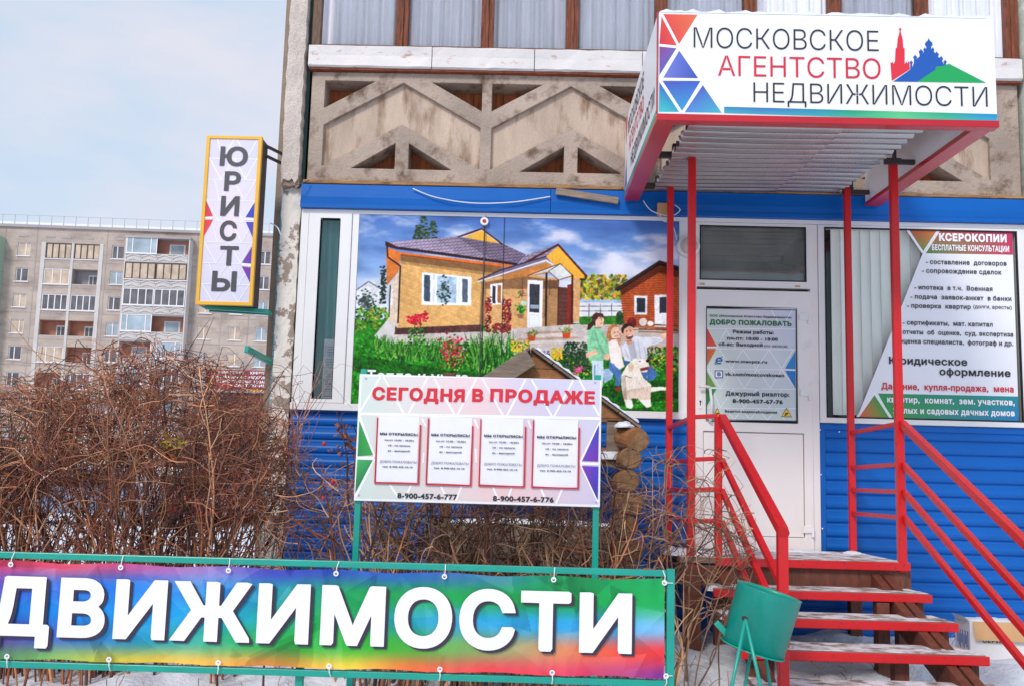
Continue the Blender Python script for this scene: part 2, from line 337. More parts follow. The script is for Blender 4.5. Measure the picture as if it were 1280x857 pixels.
def _field(loops, bold, h):
    if not loops: return []
    P_ = np.array([p for l in loops for p in l]); pad = bold+3*h
    x0, y0 = P_.min(0)-pad; x1, y1 = P_.max(0)+pad
    gx_ = np.arange(x0, x1+h, h); gy_ = np.arange(y0, y1+h, h); X, Y = np.meshgrid(gx_, gy_)
    D = np.full(X.shape, 1e9); Wn = np.zeros(X.shape, int)
    for l in loops:
        for i in range(len(l)):
            ax, ay = l[i-1]; bx, by = l[i]; dx, dy = bx-ax, by-ay; q = dx*dx+dy*dy
            if q < 1e-14: continue
            t = np.clip(((X-ax)*dx+(Y-ay)*dy)/q, 0, 1); D = np.minimum(D, (X-ax-t*dx)**2+(Y-ay-t*dy)**2)
            if ay != by:
                cr_ = dx*(Y-ay)-(X-ax)*dy
                Wn += ((ay <= Y) & (by > Y) & (cr_ > 0)).astype(int)-((by <= Y) & (ay > Y) & (cr_ < 0)).astype(int)
    S = np.sqrt(D)*np.where(Wn != 0, 1, -1)+bold+1e-7
    ins = S > 0; code = ins[:-1, :-1]*1+ins[:-1, 1:]*2+ins[1:, 1:]*4+ins[1:, :-1]*8
    nxt = {}; pos = {}
    def ep(j, i, e):
        if e == 0: a, b, k = (j, i), (j, i+1), (j, i, 0)
        elif e == 1: a, b, k = (j, i+1), (j+1, i+1), (j, i+1, 1)
        elif e == 2: a, b, k = (j+1, i), (j+1, i+1), (j+1, i, 0)
        else: a, b, k = (j, i), (j+1, i), (j, i, 1)
        if k not in pos:
            sa, sb = S[a], S[b]; t = sa/(sa-sb); pos[k] = (gx_[a[1]]+(gx_[b[1]]-gx_[a[1]])*t, gy_[a[0]]+(gy_[b[0]]-gy_[a[0]])*t)
        return k
    T_ = {1: [(3, 0)], 2: [(0, 1)], 3: [(3, 1)], 4: [(1, 2)], 5: [(3, 0), (1, 2)], 6: [(0, 2)], 7: [(3, 2)], 8: [(2, 3)], 9: [(2, 0)], 10: [(0, 1), (2, 3)], 11: [(2, 1)], 12: [(1, 3)], 13: [(1, 0)], 14: [(0, 3)]}
    for j, i in zip(*np.nonzero((code > 0) & (code < 15))):
        for a, b in T_[int(code[j, i])]: nxt[ep(j, i, a)] = ep(j, i, b)
    cont = []
    while nxt:
        k = next(iter(nxt)); l = []
        while k in nxt: l.append(pos[k]); k = nxt.pop(k)
        l = _rdp(l, h*.13)
        if len(l) >= 3 and abs(_area(l)) > h*h*2: cont.append(l)
    return cont
CAPH = [None]
def capheight():
    if CAPH[0] is None: CAPH[0] = max(p[1] for q in _loops('Н') for p in q)
    return CAPH[0]
def text_mesh(mb, s, fn, x0, x1, zb, cap, bold=0.0, shear=0, lift=0.0, col=None, track=None):
    """fn(u, w, lift) -> xyz; the string fills x0..x1, its capitals stand on zb and are cap high"""
    h = .018 if cap < .012 else (.012 if cap < .04 else .006)
    pen = 0; g = []
    tr = bold*1.3 if track is None else track
    for ch in s:
        if ch == ' ': pen += .26+tr; continue
        g += [([(p[0]+pen, p[1]) for p in f], t) for f, t in glyph(ch, bold, h)]; pen += advance(ch)+tr
    xs = [p[0] for f, t in g for p in f]; lo, hi = min(xs), max(xs); k = (x1-x0)/(hi-lo); kc = cap/(capheight()+bold*2)
    for i, (f, t) in enumerate(g):
        e = lift+(i % 2)*.00008
        mb.add([fn(x0+(p[0]-lo)*k+shear*p[1]*kc, zb+(p[1]+bold)*kc, e) for p in f], t, col)
    return mb
def plane_xz(Y): return lambda u, w, e: (u, Y-e, w)
def textpx(parent, s, xl, xr, yb, cap_px, Y, m, bold=.02, lift=.003, shear=0, name='lettering', dx=0, dz=0):
    """lettering placed on a sign standing in the plane Y; bounds read off the photograph"""
    x0, _ = at(xl, yb, Y); x1, _ = at(xr, yb, Y); xm = (xl+xr)/2; _, zb = at(xm, yb, Y); _, zt = at(xm, yb-cap_px, Y)
    mb = MB(); text_mesh(mb, s, plane_xz(Y), x0+dx, x1+dx, zb+dz, zt-zb, bold, shear, lift)
    return mb.build(name, m, parent)

class Decal:
    """flat print: coloured polygons in one plane, each a hair proud of the last"""
    def __init__(s, fn): s.mb = MB(); s.fn = fn; s.k = 0
    def poly(s, pts, cols, lift=None):
        s.k += 1; e = .0008+.00006*s.k if lift is None else lift
        c = [lin(k) for k in cols] if hasattr(cols[0], '__len__') else [lin(cols)]*len(pts)
        tr = tessellate_polygon([[Vector((p[0], p[1], 0)) for p in pts]])
        s.mb.add([s.fn(p[0], p[1], e) for p in pts], [tuple(t) for t in tr], c)
    def line(s, a, b, w, col):
        d = Vector((b[0]-a[0], b[1]-a[1])).normalized(); q = Vector((-d.y, d.x))*w/2
        s.poly([(a[0]-q.x, a[1]-q.y), (b[0]-q.x, b[1]-q.y), (b[0]+q.x, b[1]+q.y), (a[0]+q.x, a[1]+q.y)], col)
    def grid(s, x0, x1, y0, y1, nx, ny, cf):
        vs = []; cs = []
        for j in range(ny+1):
            for i in range(nx+1):
                u, v = i/nx, j/ny; vs.append(s.fn(x0+(x1-x0)*u, y0+(y1-y0)*v, .0006)); cs.append(lin(cf(u, v)))
        s.mb.add(vs, [(j*(nx+1)+i, j*(nx+1)+i+1, (j+1)*(nx+1)+i+1, (j+1)*(nx+1)+i) for j in range(ny) for i in range(nx)], cs)
    def build(s, parent, name='printed_pattern', m=None): return s.mb.build(name, m or M['attrm'], parent)
def pxfn(ox, oy, sc, Y):
    """coordinates of an enlarged crop of the photograph -> the sign's own plane"""
    def fn(u, w, e):
        x, z = at(ox+u/sc, oy+w/sc, Y); return (x, Y-e, z)
    return fn
def mixcol(a, b, t): return tuple(a[i]+(b[i]-a[i])*t for i in range(3))
def gradstops(stops, t):
    for (a, ca), (b, cb) in zip(stops, stops[1:]):
        if t <= b: return mixcol(ca, cb, max(0, (t-a)/(b-a)))
    return stops[-1][1]
# ================================================================== LARGE STRUCTURE
F = 8.2
rnd = random.Random(7)
# ---- ground: one sheet, near snow modelled, far snow flat
def gz(x, y):
    a = max(0, min(1, (y-6.1)/1.0)); a = a*a*(3-2*a)
    left = max(0, min(1, (x+2.6)/.6))
    h = .17*a*left if y < 20 else 0
    if -4 < x < 6 and 3 < y < 9.5:
        h += .02*math.sin(x*3.1+y*2.3)+.018*math.sin(x*7.3-y*5.1+1)+.012*math.sin(x*13+y*11)
        h += .09*math.exp(-((x-.93)**2/.05+(y-6.75)**2/.15))+.10*math.exp(-((x-3.05)**2/.05+(y-6.55)**2/.05))-.05*math.exp(-((x-3.2)**2/.15+(y-7.3)**2/.06))
        h += .05*math.exp(-((x-1.9)**2/1.5+(y-7.2)**2/.3))
    return h
_rg = np.random.RandomState(4); LUMPS = [(_rg.uniform(-3.5, 4), _rg.uniform(4.8, 8.1), _rg.uniform(.04, .12), _rg.choice([-1, 1])*_rg.uniform(.012, .035)) for _ in range(420)]
def lumps(x, y): return sum(a*math.exp(-((x-p)**2+(y-q)**2)/(s*s)) for p, q, s, a in LUMPS if abs(x-p) < .3 and abs(y-q) < .3)
def axis(a, b, step, far, g=1.35):
    v = list(np.arange(a, b+1e-6, step)); s = step; x = v[0]
    lo = []
    while x > -far: s *= g; x -= s; lo.append(x)
    s = step; x = v[-1]; hi = []
    while x < far: s *= g; x += s; hi.append(x)
    return lo[::-1]+v+hi
gx = axis(-5, 6, .035, 900); gy = axis(4, 9.4, .035, 900)
vs = [(x, y, gz(x, y)+(lumps(x, y) if 4.5 < y < 8.4 and -4 < x < 4.5 else 0)) for y in gy for x in gx]; nx = len(gx)
g = MB(); g.add(vs, [(j*nx+i, j*nx+i+1, (j+1)*nx+i+1, (j+1)*nx+i) for j in range(len(gy)-1) for i in range(nx-1)])
g.build('snowy_ground', M['snow'], kind='structure', smooth=True)

# ---- near panel building
B = empty('apartment_building', (1, 9, 0), 'near concrete panel building with blue siding, white shop windows and zigzag balcony parapet', 'building')
def bpart(name, mb, m, **k): return mb.build(name, M[m] if isinstance(m, str) else m, B, **k)
bpart('end_wall', MB().box(-2.17, -2.117, 8.5, 16, -.2, 9.5), 'bare')
t = MB()
for k in range(120):
    z = -.1+k*.052
    if z > 9: break
    t.box(-2.112, -2.045, 8.47+rnd.uniform(-.002, .002), 8.5, z+.002, z+.048)
bpart('mosaic_strip', t, 'tile', kind='stuff')
bpart('rear_wall', MB().box(-2.1, 7, 9.3, 9.4, -.2, 9.5), 'dark')
bpart('mosaic_backing', MB().box(-2.115, -2.0, 8.505, 9.29, -.2, 9.5), 'bare')
def rough_pillar(x0, x1, y0, y1, z0, z1, seed, chip=0):
    r = random.Random(seed); mb = MB(); nz_ = int((z1-z0)/.06); nxx = 6
    xs = [x0+(x1-x0)*i/nxx for i in range(nxx+1)]
    grid = []
    for j in range(nz_+1):
        z = z0+(z1-z0)*j/nz_; row = []
        for i, x in enumerate(xs):
            e = 1 if i in (0, nxx) else .4
            zz = z+(chip*(abs(math.sin(i*1.9))*.5) if j == 0 else 0)
            row.append((x+r.uniform(-.006, .006)*e, y0+r.uniform(-.003, .003)+(.004 if e == 1 else 0), zz))
        row.append((x1, y1, row[-1][2])); row.insert(0, (x0, y1, row[0][2])); grid.append(row)
    w = nxx+3; mb.add([p for rr in grid for p in rr], [(j*w+i, j*w+i+1, (j+1)*w+i+1, (j+1)*w+i) for j in range(nz_) for i in range(w-1)]+[tuple(range(w)), tuple(nz_*w+i for i in range(w-1, -1, -1))])
    return mb
bpart('pillar_lower', rough_pillar(-2.035, -1.885, 8.2, 8.6, -.2, 3.6, 1), 'pillar', bevel=0)
bpart('pillar_upper', rough_pillar(-2.04, -1.9, 8.12, 8.6, 3.6, 9.4, 2, .09), 'pillar2')
bpart('broken_corbel', rough_pillar(-2.03, -1.89, 8.14, 8.3, 3.57, 3.68, 5, .05), 'bare')
bpart('groove_strip', MB().box(-1.897, -1.872, 8.24, 8.3, -.1, 9.4), mat('dark_green_strip', (44, 70, 66), .6, var=.3))  # dark strip set back in the groove beside the pillar
bpart('right_pillar', rough_pillar(3.975, 4.2, 8.1, 8.6, -.2, 9.4, 3), mat('greenish_pillar', (206, 210, 196), .9, var=.12, bump=.6))
bpart('slab', MB().box(-1.87, 3.96, 8.3, 9.3, 3.42, 3.6), 'bare'); bpart('upper_slab', MB().box(-1.9, 3.97, 8.2, 9.3, 6.6, 6.8), 'concrete')
bpart('upper_wall', MB().box(-1.9, 3.97, 8.22, 8.6, 6.8, 9.4), 'concrete')
bpart('right_wall', MB().box(4.2, 7, 8.3, 9.3, -.2, 9.4), 'recess')
bpart('floor_slab', MB().box(-1.87, 3.96, 8.35, 9.3, .6, .75), 'bare')

# siding planks
def plank(x0, x1, z0, h=.1085):
    prof = [(0.0, .014), (.009, .014), (.013, .003), (.022, -.003), (.038, -.0065), (.05, -.006), (.062, -.001), (.085, .001), (.098, .000), (h, .006)]
    mb = MB(); n = len(prof)
    for x in (x0, x1): mb.add([(x, F+p[1], z0+p[0]) for p in prof]+[(x, F+.02, z0+h), (x, F+.02, z0)], [])
    m = n+2; mb.f = [(i, (i+1) % m, m+(i+1) % m, m+i) for i in range(m)]+[tuple(range(m)), tuple(range(2*m-1, m-1, -1))]
    return mb
z = 1.772; i = 0
top_left = None; full = None; right = None
while z > -.1:
    z -= .1085
    if z > .72:
        if top_left is None:
            top_left = bpart('siding_plank', plank(-1.87, 1.262, z), 'blue'); right = bpart('siding_plank', plank(2.335, 3.965, z), 'blue'); z0 = z
        else: share(top_left, B, (0, 0, z-z0)); share(right, B, (0, 0, z-z0))
    else:
        if full is None: full = bpart('siding_plank', plank(-1.87, 3.965, z), 'blue'); z1 = z
        else: share(full, B, (0, 0, z-z1))
bpart('siding_backing', MB().box(-1.87, 3.965, F+.022, F+.06, -.15, 1.77), 'dark')
bpart('siding_top_trim', MB().box(-1.87, 1.262, F-.012, F+.02, 1.772, 1.786), 'blue'); bpart('siding_top_trim', MB().box(2.29, 3.965, F-.012, F+.02, 1.74, 1.786), 'blue')
bpart('siding_corner_trim', MB().box(2.288, 2.332, F-.012, F+.02, .76, 1.74), 'blue', bevel=.003)
sc = MB()
for (x, y) in [(1025, 536.5), (1024, 543), (1049, 539), (1026, 592.5), (1028, 660)]:
    a, b = at(x, y, F-.014); sc.tube([(a, F-.012, b), (a, F-.018, b)], .0055, 8)
bpart('trim_screws', sc, 'whitep', kind='stuff')

# fascia, timber packing
xs = at(688, 262, 8.13)[0]
for a, b in ((-1.868, xs-.002), (xs+.002, 2.9), (2.904, 3.965)):
    fb = MB(); prof = [(8.17, 3.61), (8.135, 3.605), (8.128, 3.50), (8.133, 3.445), (8.118, 3.440), (8.118, 3.408), (8.2, 3.405), (8.2, 3.61)]
    for x in (a, b): fb.add([(x, p[0], p[1]) for p in prof], [])
    m = len(prof); fb.f = [(i, (i+1) % m, m+(i+1) % m, m+i) for i in range(m)]+[tuple(range(m)), tuple(range(2*m-1, m-1, -1))]
    bpart('fascia_panel', fb, 'fascia')
bpart('packing_timber', MB().box(-1.86, .72, 8.13, 8.3, 3.613, 3.642), 'strip', bevel=.004)
bpart('packing_timber', MB().box(.725, 3.96, 8.14, 8.3, 3.613, 3.638), 'strip', bevel=.004)
a = at(695, 236, 8.1); b = at(773, 247, 8.1)
bpart('loose_board', MB().bar((a[0], 8.1, a[1]-.022), (b[0], 8.1, b[1]-.03), .03, .055), 'greywood', bevel=.004)

# balcony parapet: lattice with openings over recessed panels
peaks = [-1.085+1.38*k for k in range(4)]
holes = []; recs = []
for p in peaks:
    for s in (-1, 1):
        if p+s*.65 < 3.9:
            tri = [(p+s*.65, 4.507), (p+s*.235, 4.507), (p+s*.65, 4.27)]
            holes.append(tri)
            holes.append([(p+.008+s*.41, 3.765), (p+.008+s*.055, 3.983), (p+.008+s*.055, 3.765)])
    r = [(p-.645, 4.127), (p, 4.500), (p+.645, 4.127), (p+.645, 3.778), (p, 4.145), (p-.645, 3.778)]
    recs.append(r)
lat = MB().prism([(-1.845, 3.655), (-.6, 3.648), (.8, 3.652), (3.94, 3.645), (3.94, 4.583), (1.5, 4.58), (-.3, 4.585), (-1.845, 4.58)], 8.2, 8.44, holes=holes+recs)
bpart('parapet_lattice', lat, 'concrete', bevel=.012)
for r in recs: bpart('parapet_panel', MB().prism(r, 8.243, 8.43), 'recess')
for p in peaks:
    for k in range(-5, 6):
        x = p+k*.125
        bpart('backing_board', MB().box(x-.061, x+.061, 8.445+.004*(k % 2), 8.47, 3.66, 4.57), 'backwood')
bpart('parapet_gap', MB().box(-1.87, 3.96, 8.475, 8.5, 3.6, 4.8), 'gap')
# worn edge chips at the foot of the parapet
ch = MB()
for k in range(70):
    x = rnd.uniform(-1.84, 3.9); w = rnd.uniform(.02, .09); ch.box(x, x+w, 8.19-rnd.uniform(0, .012), 8.26, 3.642, 3.652+rnd.uniform(0, .012))
bpart('crumbled_edge', ch, 'bare', kind='stuff', bevel=.003)

# ledge tiles
edges = [-1.872, at(539.5, 80, 8.12)[0], at(668, 80, 8.12)[0], .87, 1.9, 2.92, 3.955]
for a, b in zip(edges, edges[1:]):
    prof = [(8.14, 4.600), (8.125, 4.612), (8.13, 4.70), (8.122, 4.772), (8.14, 4.787), (8.35, 4.787), (8.35, 4.60)]
    fb = MB()
    nsg = 10
    for i in range(nsg+1):
        x = a+.003+(b-a-.006)*i/nsg; fb.add([(x, p[0]+rnd.uniform(-.003, .003), p[1]+rnd.uniform(-.0025, .0025)) for p in prof], [])
    m = len(prof)
    for s in range(nsg): fb.f += [(s*m+i, s*m+(i+1) % m, (s+1)*m+(i+1) % m, (s+1)*m+i) for i in range(m)]
    fb.f += [tuple(range(m)), tuple(nsg*m+i for i in range(m-1, -1, -1))]
    bpart('ledge_sheet', fb, 'ledge')
bpart('ledge_drip', MB().box(-1.86, 3.95, 8.15, 8.32, 4.584, 4.597), 'rust')
bpart('rusty_sill_line', MB().box(-1.80, 3.95, 8.16, 8.34, 4.789, 4.797), 'rust')
# glazed balcony above
mc = [-1.119, -.41, .295, 1.03, 1.768, 2.466, 3.182, 3.911]
bl = [-1.80]+mc
fr = bpart('timber_post', MB().box(mc[0]-.052, mc[0]+.052, 8.19, 8.27, 4.80, 6.6).box(mc[0]-.012, mc[0]+.012, 8.175, 8.19, 4.80, 6.6), 'woodm', bevel=.004)
for x in mc[1:]: share(fr, B, (x-mc[0], 0, 0))
bpart('timber_post', MB().box(-1.865, -1.795, 8.19, 8.5, 4.80, 6.6), 'wooddark', bevel=.004)
bpart('bottom_rail', MB().box(-1.79, 3.95, 8.2, 8.26, 4.80, 4.822), 'wooddark')
for a, b in zip(bl, bl[1:]):
    x0, x1 = a+.054, b-.054
    bpart('balcony_pane', MB().add([(x0, 8.23, 4.82), (x1, 8.23, 4.82), (x1, 8.23, 6.58), (x0, 8.23, 6.58)], [(0, 1, 2, 3)]), 'glass')
    cm = MB(); n = 90; nzr = 14
    ph = rnd.uniform(0, 9); fq = rnd.uniform(40, 58)
    for j in range(nzr+1):
        z = 4.80+j*.13
        for i in range(n+1):
            x = x0-.05+(x1-x0+.1)*i/n; w = .015*math.sin(x*fq+ph+.25*math.sin(z*2.2+x*3))+.012*math.sin(x*fq*2.3+ph*2+z*.6)+.008*math.sin(x*11+z)
            cm.add([(x, 8.285+w, z)], [])
    cm.f = [(j*(n+1)+i, j*(n+1)+i+1, (j+1)*(n+1)+i+1, (j+1)*(n+1)+i) for j in range(nzr) for i in range(n)]
    bpart('curtain', cm, 'curtain', smooth=True)

# ---- ground floor windows and door (frame face at Y = 8.16)
FR = 8.16
bpart('frame_bar', MB().box(-1.868, 1.262, FR-.02, FR+.08, 1.787, 1.842), 'white', bevel=.003)       # sill board
bpart('frame_bar', MB().box(-1.862, 3.96, FR, FR+.06, 3.372, 3.404), 'white')
lw = empty('display_window', (-1.63, FR, 1.85), parent=B)
gl = [at(405, 275, FR), at(430, 276, FR), at(417, 497, FR), at(391, 495, FR)]
gx0, gx1, gz0, gz1 = -1.698, -1.545, 1.875, 3.325
lw.name = 'display_window'
for a_, b_ in ((-1.862, -1.80), (-1.445, -1.392)): MB().box(a_, b_, FR, FR+.07, 1.842, 3.372).build('window_frame', M['white'], lw, bevel=.004)
sx0, sx1 = -1.797, -1.448
MB().prism([(sx0, 1.845), (sx1, 1.845), (sx1, 3.369), (sx0, 3.369)], FR-.012, FR+.05, holes=[[(gx0, gz0), (gx1, gz0), (gx1, gz1), (gx0, gz1)]]).build('sash', M['white'], lw, bevel=.006)
MB().box(gx0-.004, gx0, FR-.013, FR+.03, gz0, gz1).box(gx1, gx1+.004, FR-.013, FR+.03, gz0, gz1).box(gx0, gx1, FR-.013, FR+.03, gz1, gz1+.004).build('gasket', M['rubber'], lw)
MB().add([(gx0, FR+.02, gz0), (gx1, FR+.02, gz0), (gx1, FR+.02, gz1), (gx0, FR+.02, gz1)], [(0, 1, 2, 3)]).build('pane', M['darkglass'], lw)
cm = MB(); n = 60
for j in range(20):
    for i in range(n+1):
        x = -1.85+.5*i/n; z = 1.8+j*.083; cm.add([(x, 8.27+.014*math.sin(x*70+.6*math.sin(z*2)), z)], [])
cm.f = [(j*(n+1)+i, j*(n+1)+i+1, (j+1)*(n+1)+i+1, (j+1)*(n+1)+i) for j in range(19) for i in range(n)]
cm.build('curtain', M['tealcloth'], lw, smooth=True)
# brochures stacked on a rack behind the narrow window
BR = empty('brochure_rack', (-1.57, 8.21, 1.84), 'rack of stacked brochures behind the tall narrow window', 'brochure rack')
r2 = random.Random(3)
MB().box(-1.64, -1.50, 8.235, 8.24, 1.85, 2.36).build('rack_back', M['chrome'], BR)
for k in range(5):
    z = 1.85+k*.095
    for q in range(2):
        d = Decal(plane_xz(8.23-.012*q)); x0 = -1.64+.012*q+r2.uniform(0, .01); z0 = z+.01-.012*q; z1 = z+.088-.012*q
        c1 = (214, 216, 224); d.poly([(x0, z0), (x0+.1, z0+.004), (x0+.1, z1), (x0, z1)], c1)
        for l in range(5): d.poly([(x0+.008, z0+.01+l*.013), (x0+.09-r2.uniform(0, .02), z0+.012+l*.013), (x0+.09, z0+.018+l*.013), (x0+.008, z0+.016+l*.013)], [(120, 130, 150), (180, 120, 110), (100, 120, 130), (70, 80, 110)][r2.randrange(4)])
        d.build(BR, 'brochure')
# mural window frames
bpart('frame_bar', MB().box(1.183, 1.258, FR, FR+.07, 1.842, 3.372), 'white', bevel=.004)
bpart('mural_backing', MB().box(-1.39, 1.182, FR+.035, FR+.07, 1.842, 3.372), 'white')

# door unit
du = empty('door', (1.78, FR, .77), parent=B)
bpart('transom_frame', MB().prism([(1.262, .775), (2.285, .775), (2.285, 3.37), (1.262, 3.37)], FR+.005, FR+.085,
      holes=[[(1.325, .785), (2.222, .785), (2.222, 2.845), (1.325, 2.845)], [(1.352, 2.905), (2.19, 2.905), (2.19, 3.34), (1.352, 3.34)]]), 'doorw', bevel=.004)
bpart('transom_pane', MB().add([(1.352, FR+.03, 2.905), (2.19, FR+.03, 2.905), (2.19, FR+.03, 3.34), (1.352, FR+.03, 3.34)], [(0, 1, 2, 3)]), 'darkglass')
bpart('transom_gasket', MB().prism([(1.346, 2.899), (2.196, 2.899), (2.196, 3.346), (1.346, 3.346)], FR+.0035, FR+.02, holes=[[(1.356, 2.909), (2.186, 2.909), (2.186, 3.336), (1.356, 3.336)]]), 'rubber')
tb = MB()
for k in range(9): tb.box(1.36, 2.19, 8.215, 8.235, 2.91+k*.05, 2.959+k*.05)
bpart('transom_reflection_slats', tb, mat('reflection_grey', (150, 144, 138), .7, var=.35, ns=2))  # grey slats added behind the glass, standing in for its striped reflection
_a, _b = at(883, 525.2, FR), at(995.2, 386.5, FR); px0, px1, pz0, pz1 = _a[0]-.004, _b[0]+.003, _a[1]-.006, _b[1]+.006
qx0, qx1, qz0, qz1 = 1.375, 2.158, .90, 1.70
MB().prism([(1.318, .783), (2.228, .783), (2.228, 2.82), (1.318, 2.82)], FR-.014, FR+.05, holes=[[(px0, pz0), (px1, pz0), (px1, pz1), (px0, pz1)], [(qx0, qz0), (qx1, qz0), (qx1, qz1), (qx0, qz1)]]).build('door_leaf', M['doorw'], du, bevel=.006)
MB().box(qx0+.004, qx1-.004, FR+.0, FR+.03, qz0+.004, qz1-.004).build('door_panel', M['doorw'], du, bevel=.004)
MB().box(px0, px1, FR+.0, FR+.03, pz0, pz1).build('door_pane', M['dark'], du)
MB().box(1.30, 2.25, FR-.03, FR+.05, .755, .781).build('threshold', M['chrome'], du)
hx, hz = at(888, 483, 8.1)
hd = MB().tube([(hx-.005, FR-.014, hz-.0), (hx-.005, FR-.055, hz), (hx-.085, FR-.06, hz+.004)], [.011, .011, .01], 10)
hd.tube([(hx, FR-.014, hz-.02), (hx, FR-.05, hz-.01), (hx+.012, FR-.055, hz-.12), (hx+.002, FR-.05, hz-.26), (hx, FR-.014, hz-.27)], .011, 10)
hd.build('handle', M['white'], du, smooth=True)
kx, kz = at(875.5, 503, 8.14); MB().box(kx-.016, kx+.016, FR-.02, FR-.013, kz-.045, kz+.045).build('lock_plate', M['white'], du, bevel=.004)
MB().tube([(kx, FR-.0225, kz+.012), (kx, FR-.0205, kz+.012)], .008, 12).box(kx-.003, kx+.003, FR-.0225, FR-.0205, kz-.02, kz+.01).build('keyhole', M['black'], du)
for (x, y) in ((1008, 397), (1009, 491), (1013, 662)):
    a, b = at(x, y, FR-.02); hb = MB().box(a-.055, a+.012, FR-.028, FR-.012, b-.022, b+.03); hb.tube([(a+.02, FR-.02, b-.055), (a+.02, FR-.02, b+.012)], .013, 10); hb.build('hinge', M['white'], du, bevel=.002)
for (x, y) in ((878, 355), (997, 358)):
    a, b = at(x, y, FR); MB().box(a-.02, a+.02, FR-.002, FR+.006, b-.007, b+.007).build('drain_cap', M['card'], du, bevel=.003)

# right display window
rw = empty('display_window', (3.1, FR, 1.8), parent=B)
MB().prism([(2.289, 1.79), (3.96, 1.79), (3.96, 3.37), (2.289, 3.37)], FR+.002, FR+.07, holes=[[(2.345, 1.838), (3.865, 1.838), (3.865, 3.345), (2.345, 3.345)]]).build('window_frame', M['white'], rw, bevel=.005)
MB().add([(2.345, FR+.03, 1.838), (3.865, FR+.03, 1.838), (3.865, FR+.03, 3.345), (2.345, FR+.03, 3.345)], [(0, 1, 2, 3)]).build('pane', M['glass'], rw)
MB().prism([(2.338, 1.831), (3.872, 1.831), (3.872, 3.352), (2.338, 3.352)], FR+.0005, FR+.02, holes=[[(2.349, 1.842), (3.861, 1.842), (3.861, 3.341), (2.349, 3.341)]]).build('gasket', M['rubber'], rw)
bm_ = MB(); w = .082; n = 8
for i in range(n+1):
    a = -w/2+w*i/n; bm_.add([(2.45+a, 8.235+.012*math.cos(a/w*math.pi)+a*.12, 1.86), (2.45+a, 8.235+.012*math.cos(a/w*math.pi)+a*.12, 3.36)], [])
bm_.f = [(2*i, 2*i+2, 2*i+3, 2*i+1) for i in range(n)]
b0 = bm_.build('blind_slat', M['blind'], rw, smooth=True)
for k in range(1, 17):
    share(b0, rw, (k*.0795, 0, 0))
bpart('room_wall', MB().box(2.3, 3.96, 8.7, 8.72, 1.7, 3.4), 'dark')
#PART3
# ================================================================== FLAT PRINTS ON THE FACADE
# ---- the mural: a print of a house and garden, painted as a colour raster on a sheet
MW, MH = 820, 490
can = np.zeros((MH, MW, 3)); nr = np.random.RandomState(5)
def uv(px, py):
    x = (px-360)*2.56; y = (py-240)*2.56
    yt = 72+(x-232)*23/1015; yb = 670+(x-207)*38/1039; xl = 232-25*(y-72)/598; xr = 1247
    return (x-xl)/(xr-xl)*MW, (y-yt)/(yb-yt)*MH
YY, XX = np.mgrid[0:MH, 0:MW]
def fbm(sx, sy, seed, octv=4):
    r = np.random.RandomState(seed); o = np.zeros((MH, MW)); a = 1; tot = 0
    for k in range(octv):
        gw, gh = int(MW/sx)+3, int(MH/sy)+3; gr = r.rand(gh, gw)
        fx = XX/sx; fy = YY/sy; ix = fx.astype(int); iy = fy.astype(int); tx = fx-ix; ty = fy-iy; tx = tx*tx*(3-2*tx); ty = ty*ty*(3-2*ty)
        ix = np.minimum(ix, gw-2); iy = np.minimum(iy, gh-2)
        o += a*((gr[iy, ix]*(1-tx)+gr[iy, ix+1]*tx)*(1-ty)+(gr[iy+1, ix]*(1-tx)+gr[iy+1, ix+1]*tx)*ty); tot += a; a *= .55; sx = max(sx/2, 1.01); sy = max(sy/2, 1.01)
    return o/tot
n1 = fbm(130, 45, 1, 5); n2 = fbm(14, 14, 2, 3); n3 = fbm(3, 3, 3, 2)
def mask(pts):
    p = [uv(*q) for q in pts]; xs = [q[0] for q in p]; ys = [q[1] for q in p]
    x0, x1 = max(0, int(min(xs))-1), min(MW, int(max(xs))+2); y0, y1 = max(0, int(min(ys))-1), min(MH, int(max(ys))+2)
    if x1 <= x0 or y1 <= y0: return None
    X = XX[y0:y1, x0:x1]+.5; Y = YY[y0:y1, x0:x1]+.5; m = np.zeros(X.shape, bool)
    for i in range(len(p)):
        a, b = p[i-1], p[i]
        if a[1] == b[1]: continue
        m ^= ((a[1] > Y) != (b[1] > Y)) & (X < (b[0]-a[0])*(Y-a[1])/(b[1]-a[1])+a[0])
    return m, slice(y0, y1), slice(x0, x1)
def paint(pts, col, var=.1, fn=None, mottle=None):
    r = mask(pts)
    if r is None: return
    m, sy, sx = r; c = np.array(col, float)[None, None, :]*np.ones(m.shape+(1,))
    c = c*(1+var*(n3[sy, sx]-.5)[..., None]*2+var*(n2[sy, sx]-.5)[..., None]*2)
    if fn is not None: c = fn(c, sy, sx)
    can[sy, sx] = np.where(m[..., None], c, can[sy, sx])
def stroke(pts, w, col, var=.1):
    for a, b in zip(pts, pts[1:]):
        d = Vector((b[0]-a[0], b[1]-a[1])); 
        if d.length < 1e-6: continue
        d.normalize(); q = (-d.y*w/2, d.x*w/2); e = (d.x*w*.2, d.y*w*.2)
        paint([(a[0]-q[0]-e[0], a[1]-q[1]-e[1]), (b[0]-q[0]+e[0], b[1]-q[1]+e[1]), (b[0]+q[0]+e[0], b[1]+q[1]+e[1]), (a[0]+q[0]-e[0], a[1]+q[1]-e[1])], col, var)
def disc(x, y, rx, ry, col, var=.1, n=12, rot=0):
    paint([(x+rx*math.cos(t)*math.cos(rot)-ry*math.sin(t)*math.sin(rot), y+rx*math.cos(t)*math.sin(rot)+ry*math.sin(t)*math.cos(rot)) for t in (2*math.pi*k/n for k in range(n))], col, var)
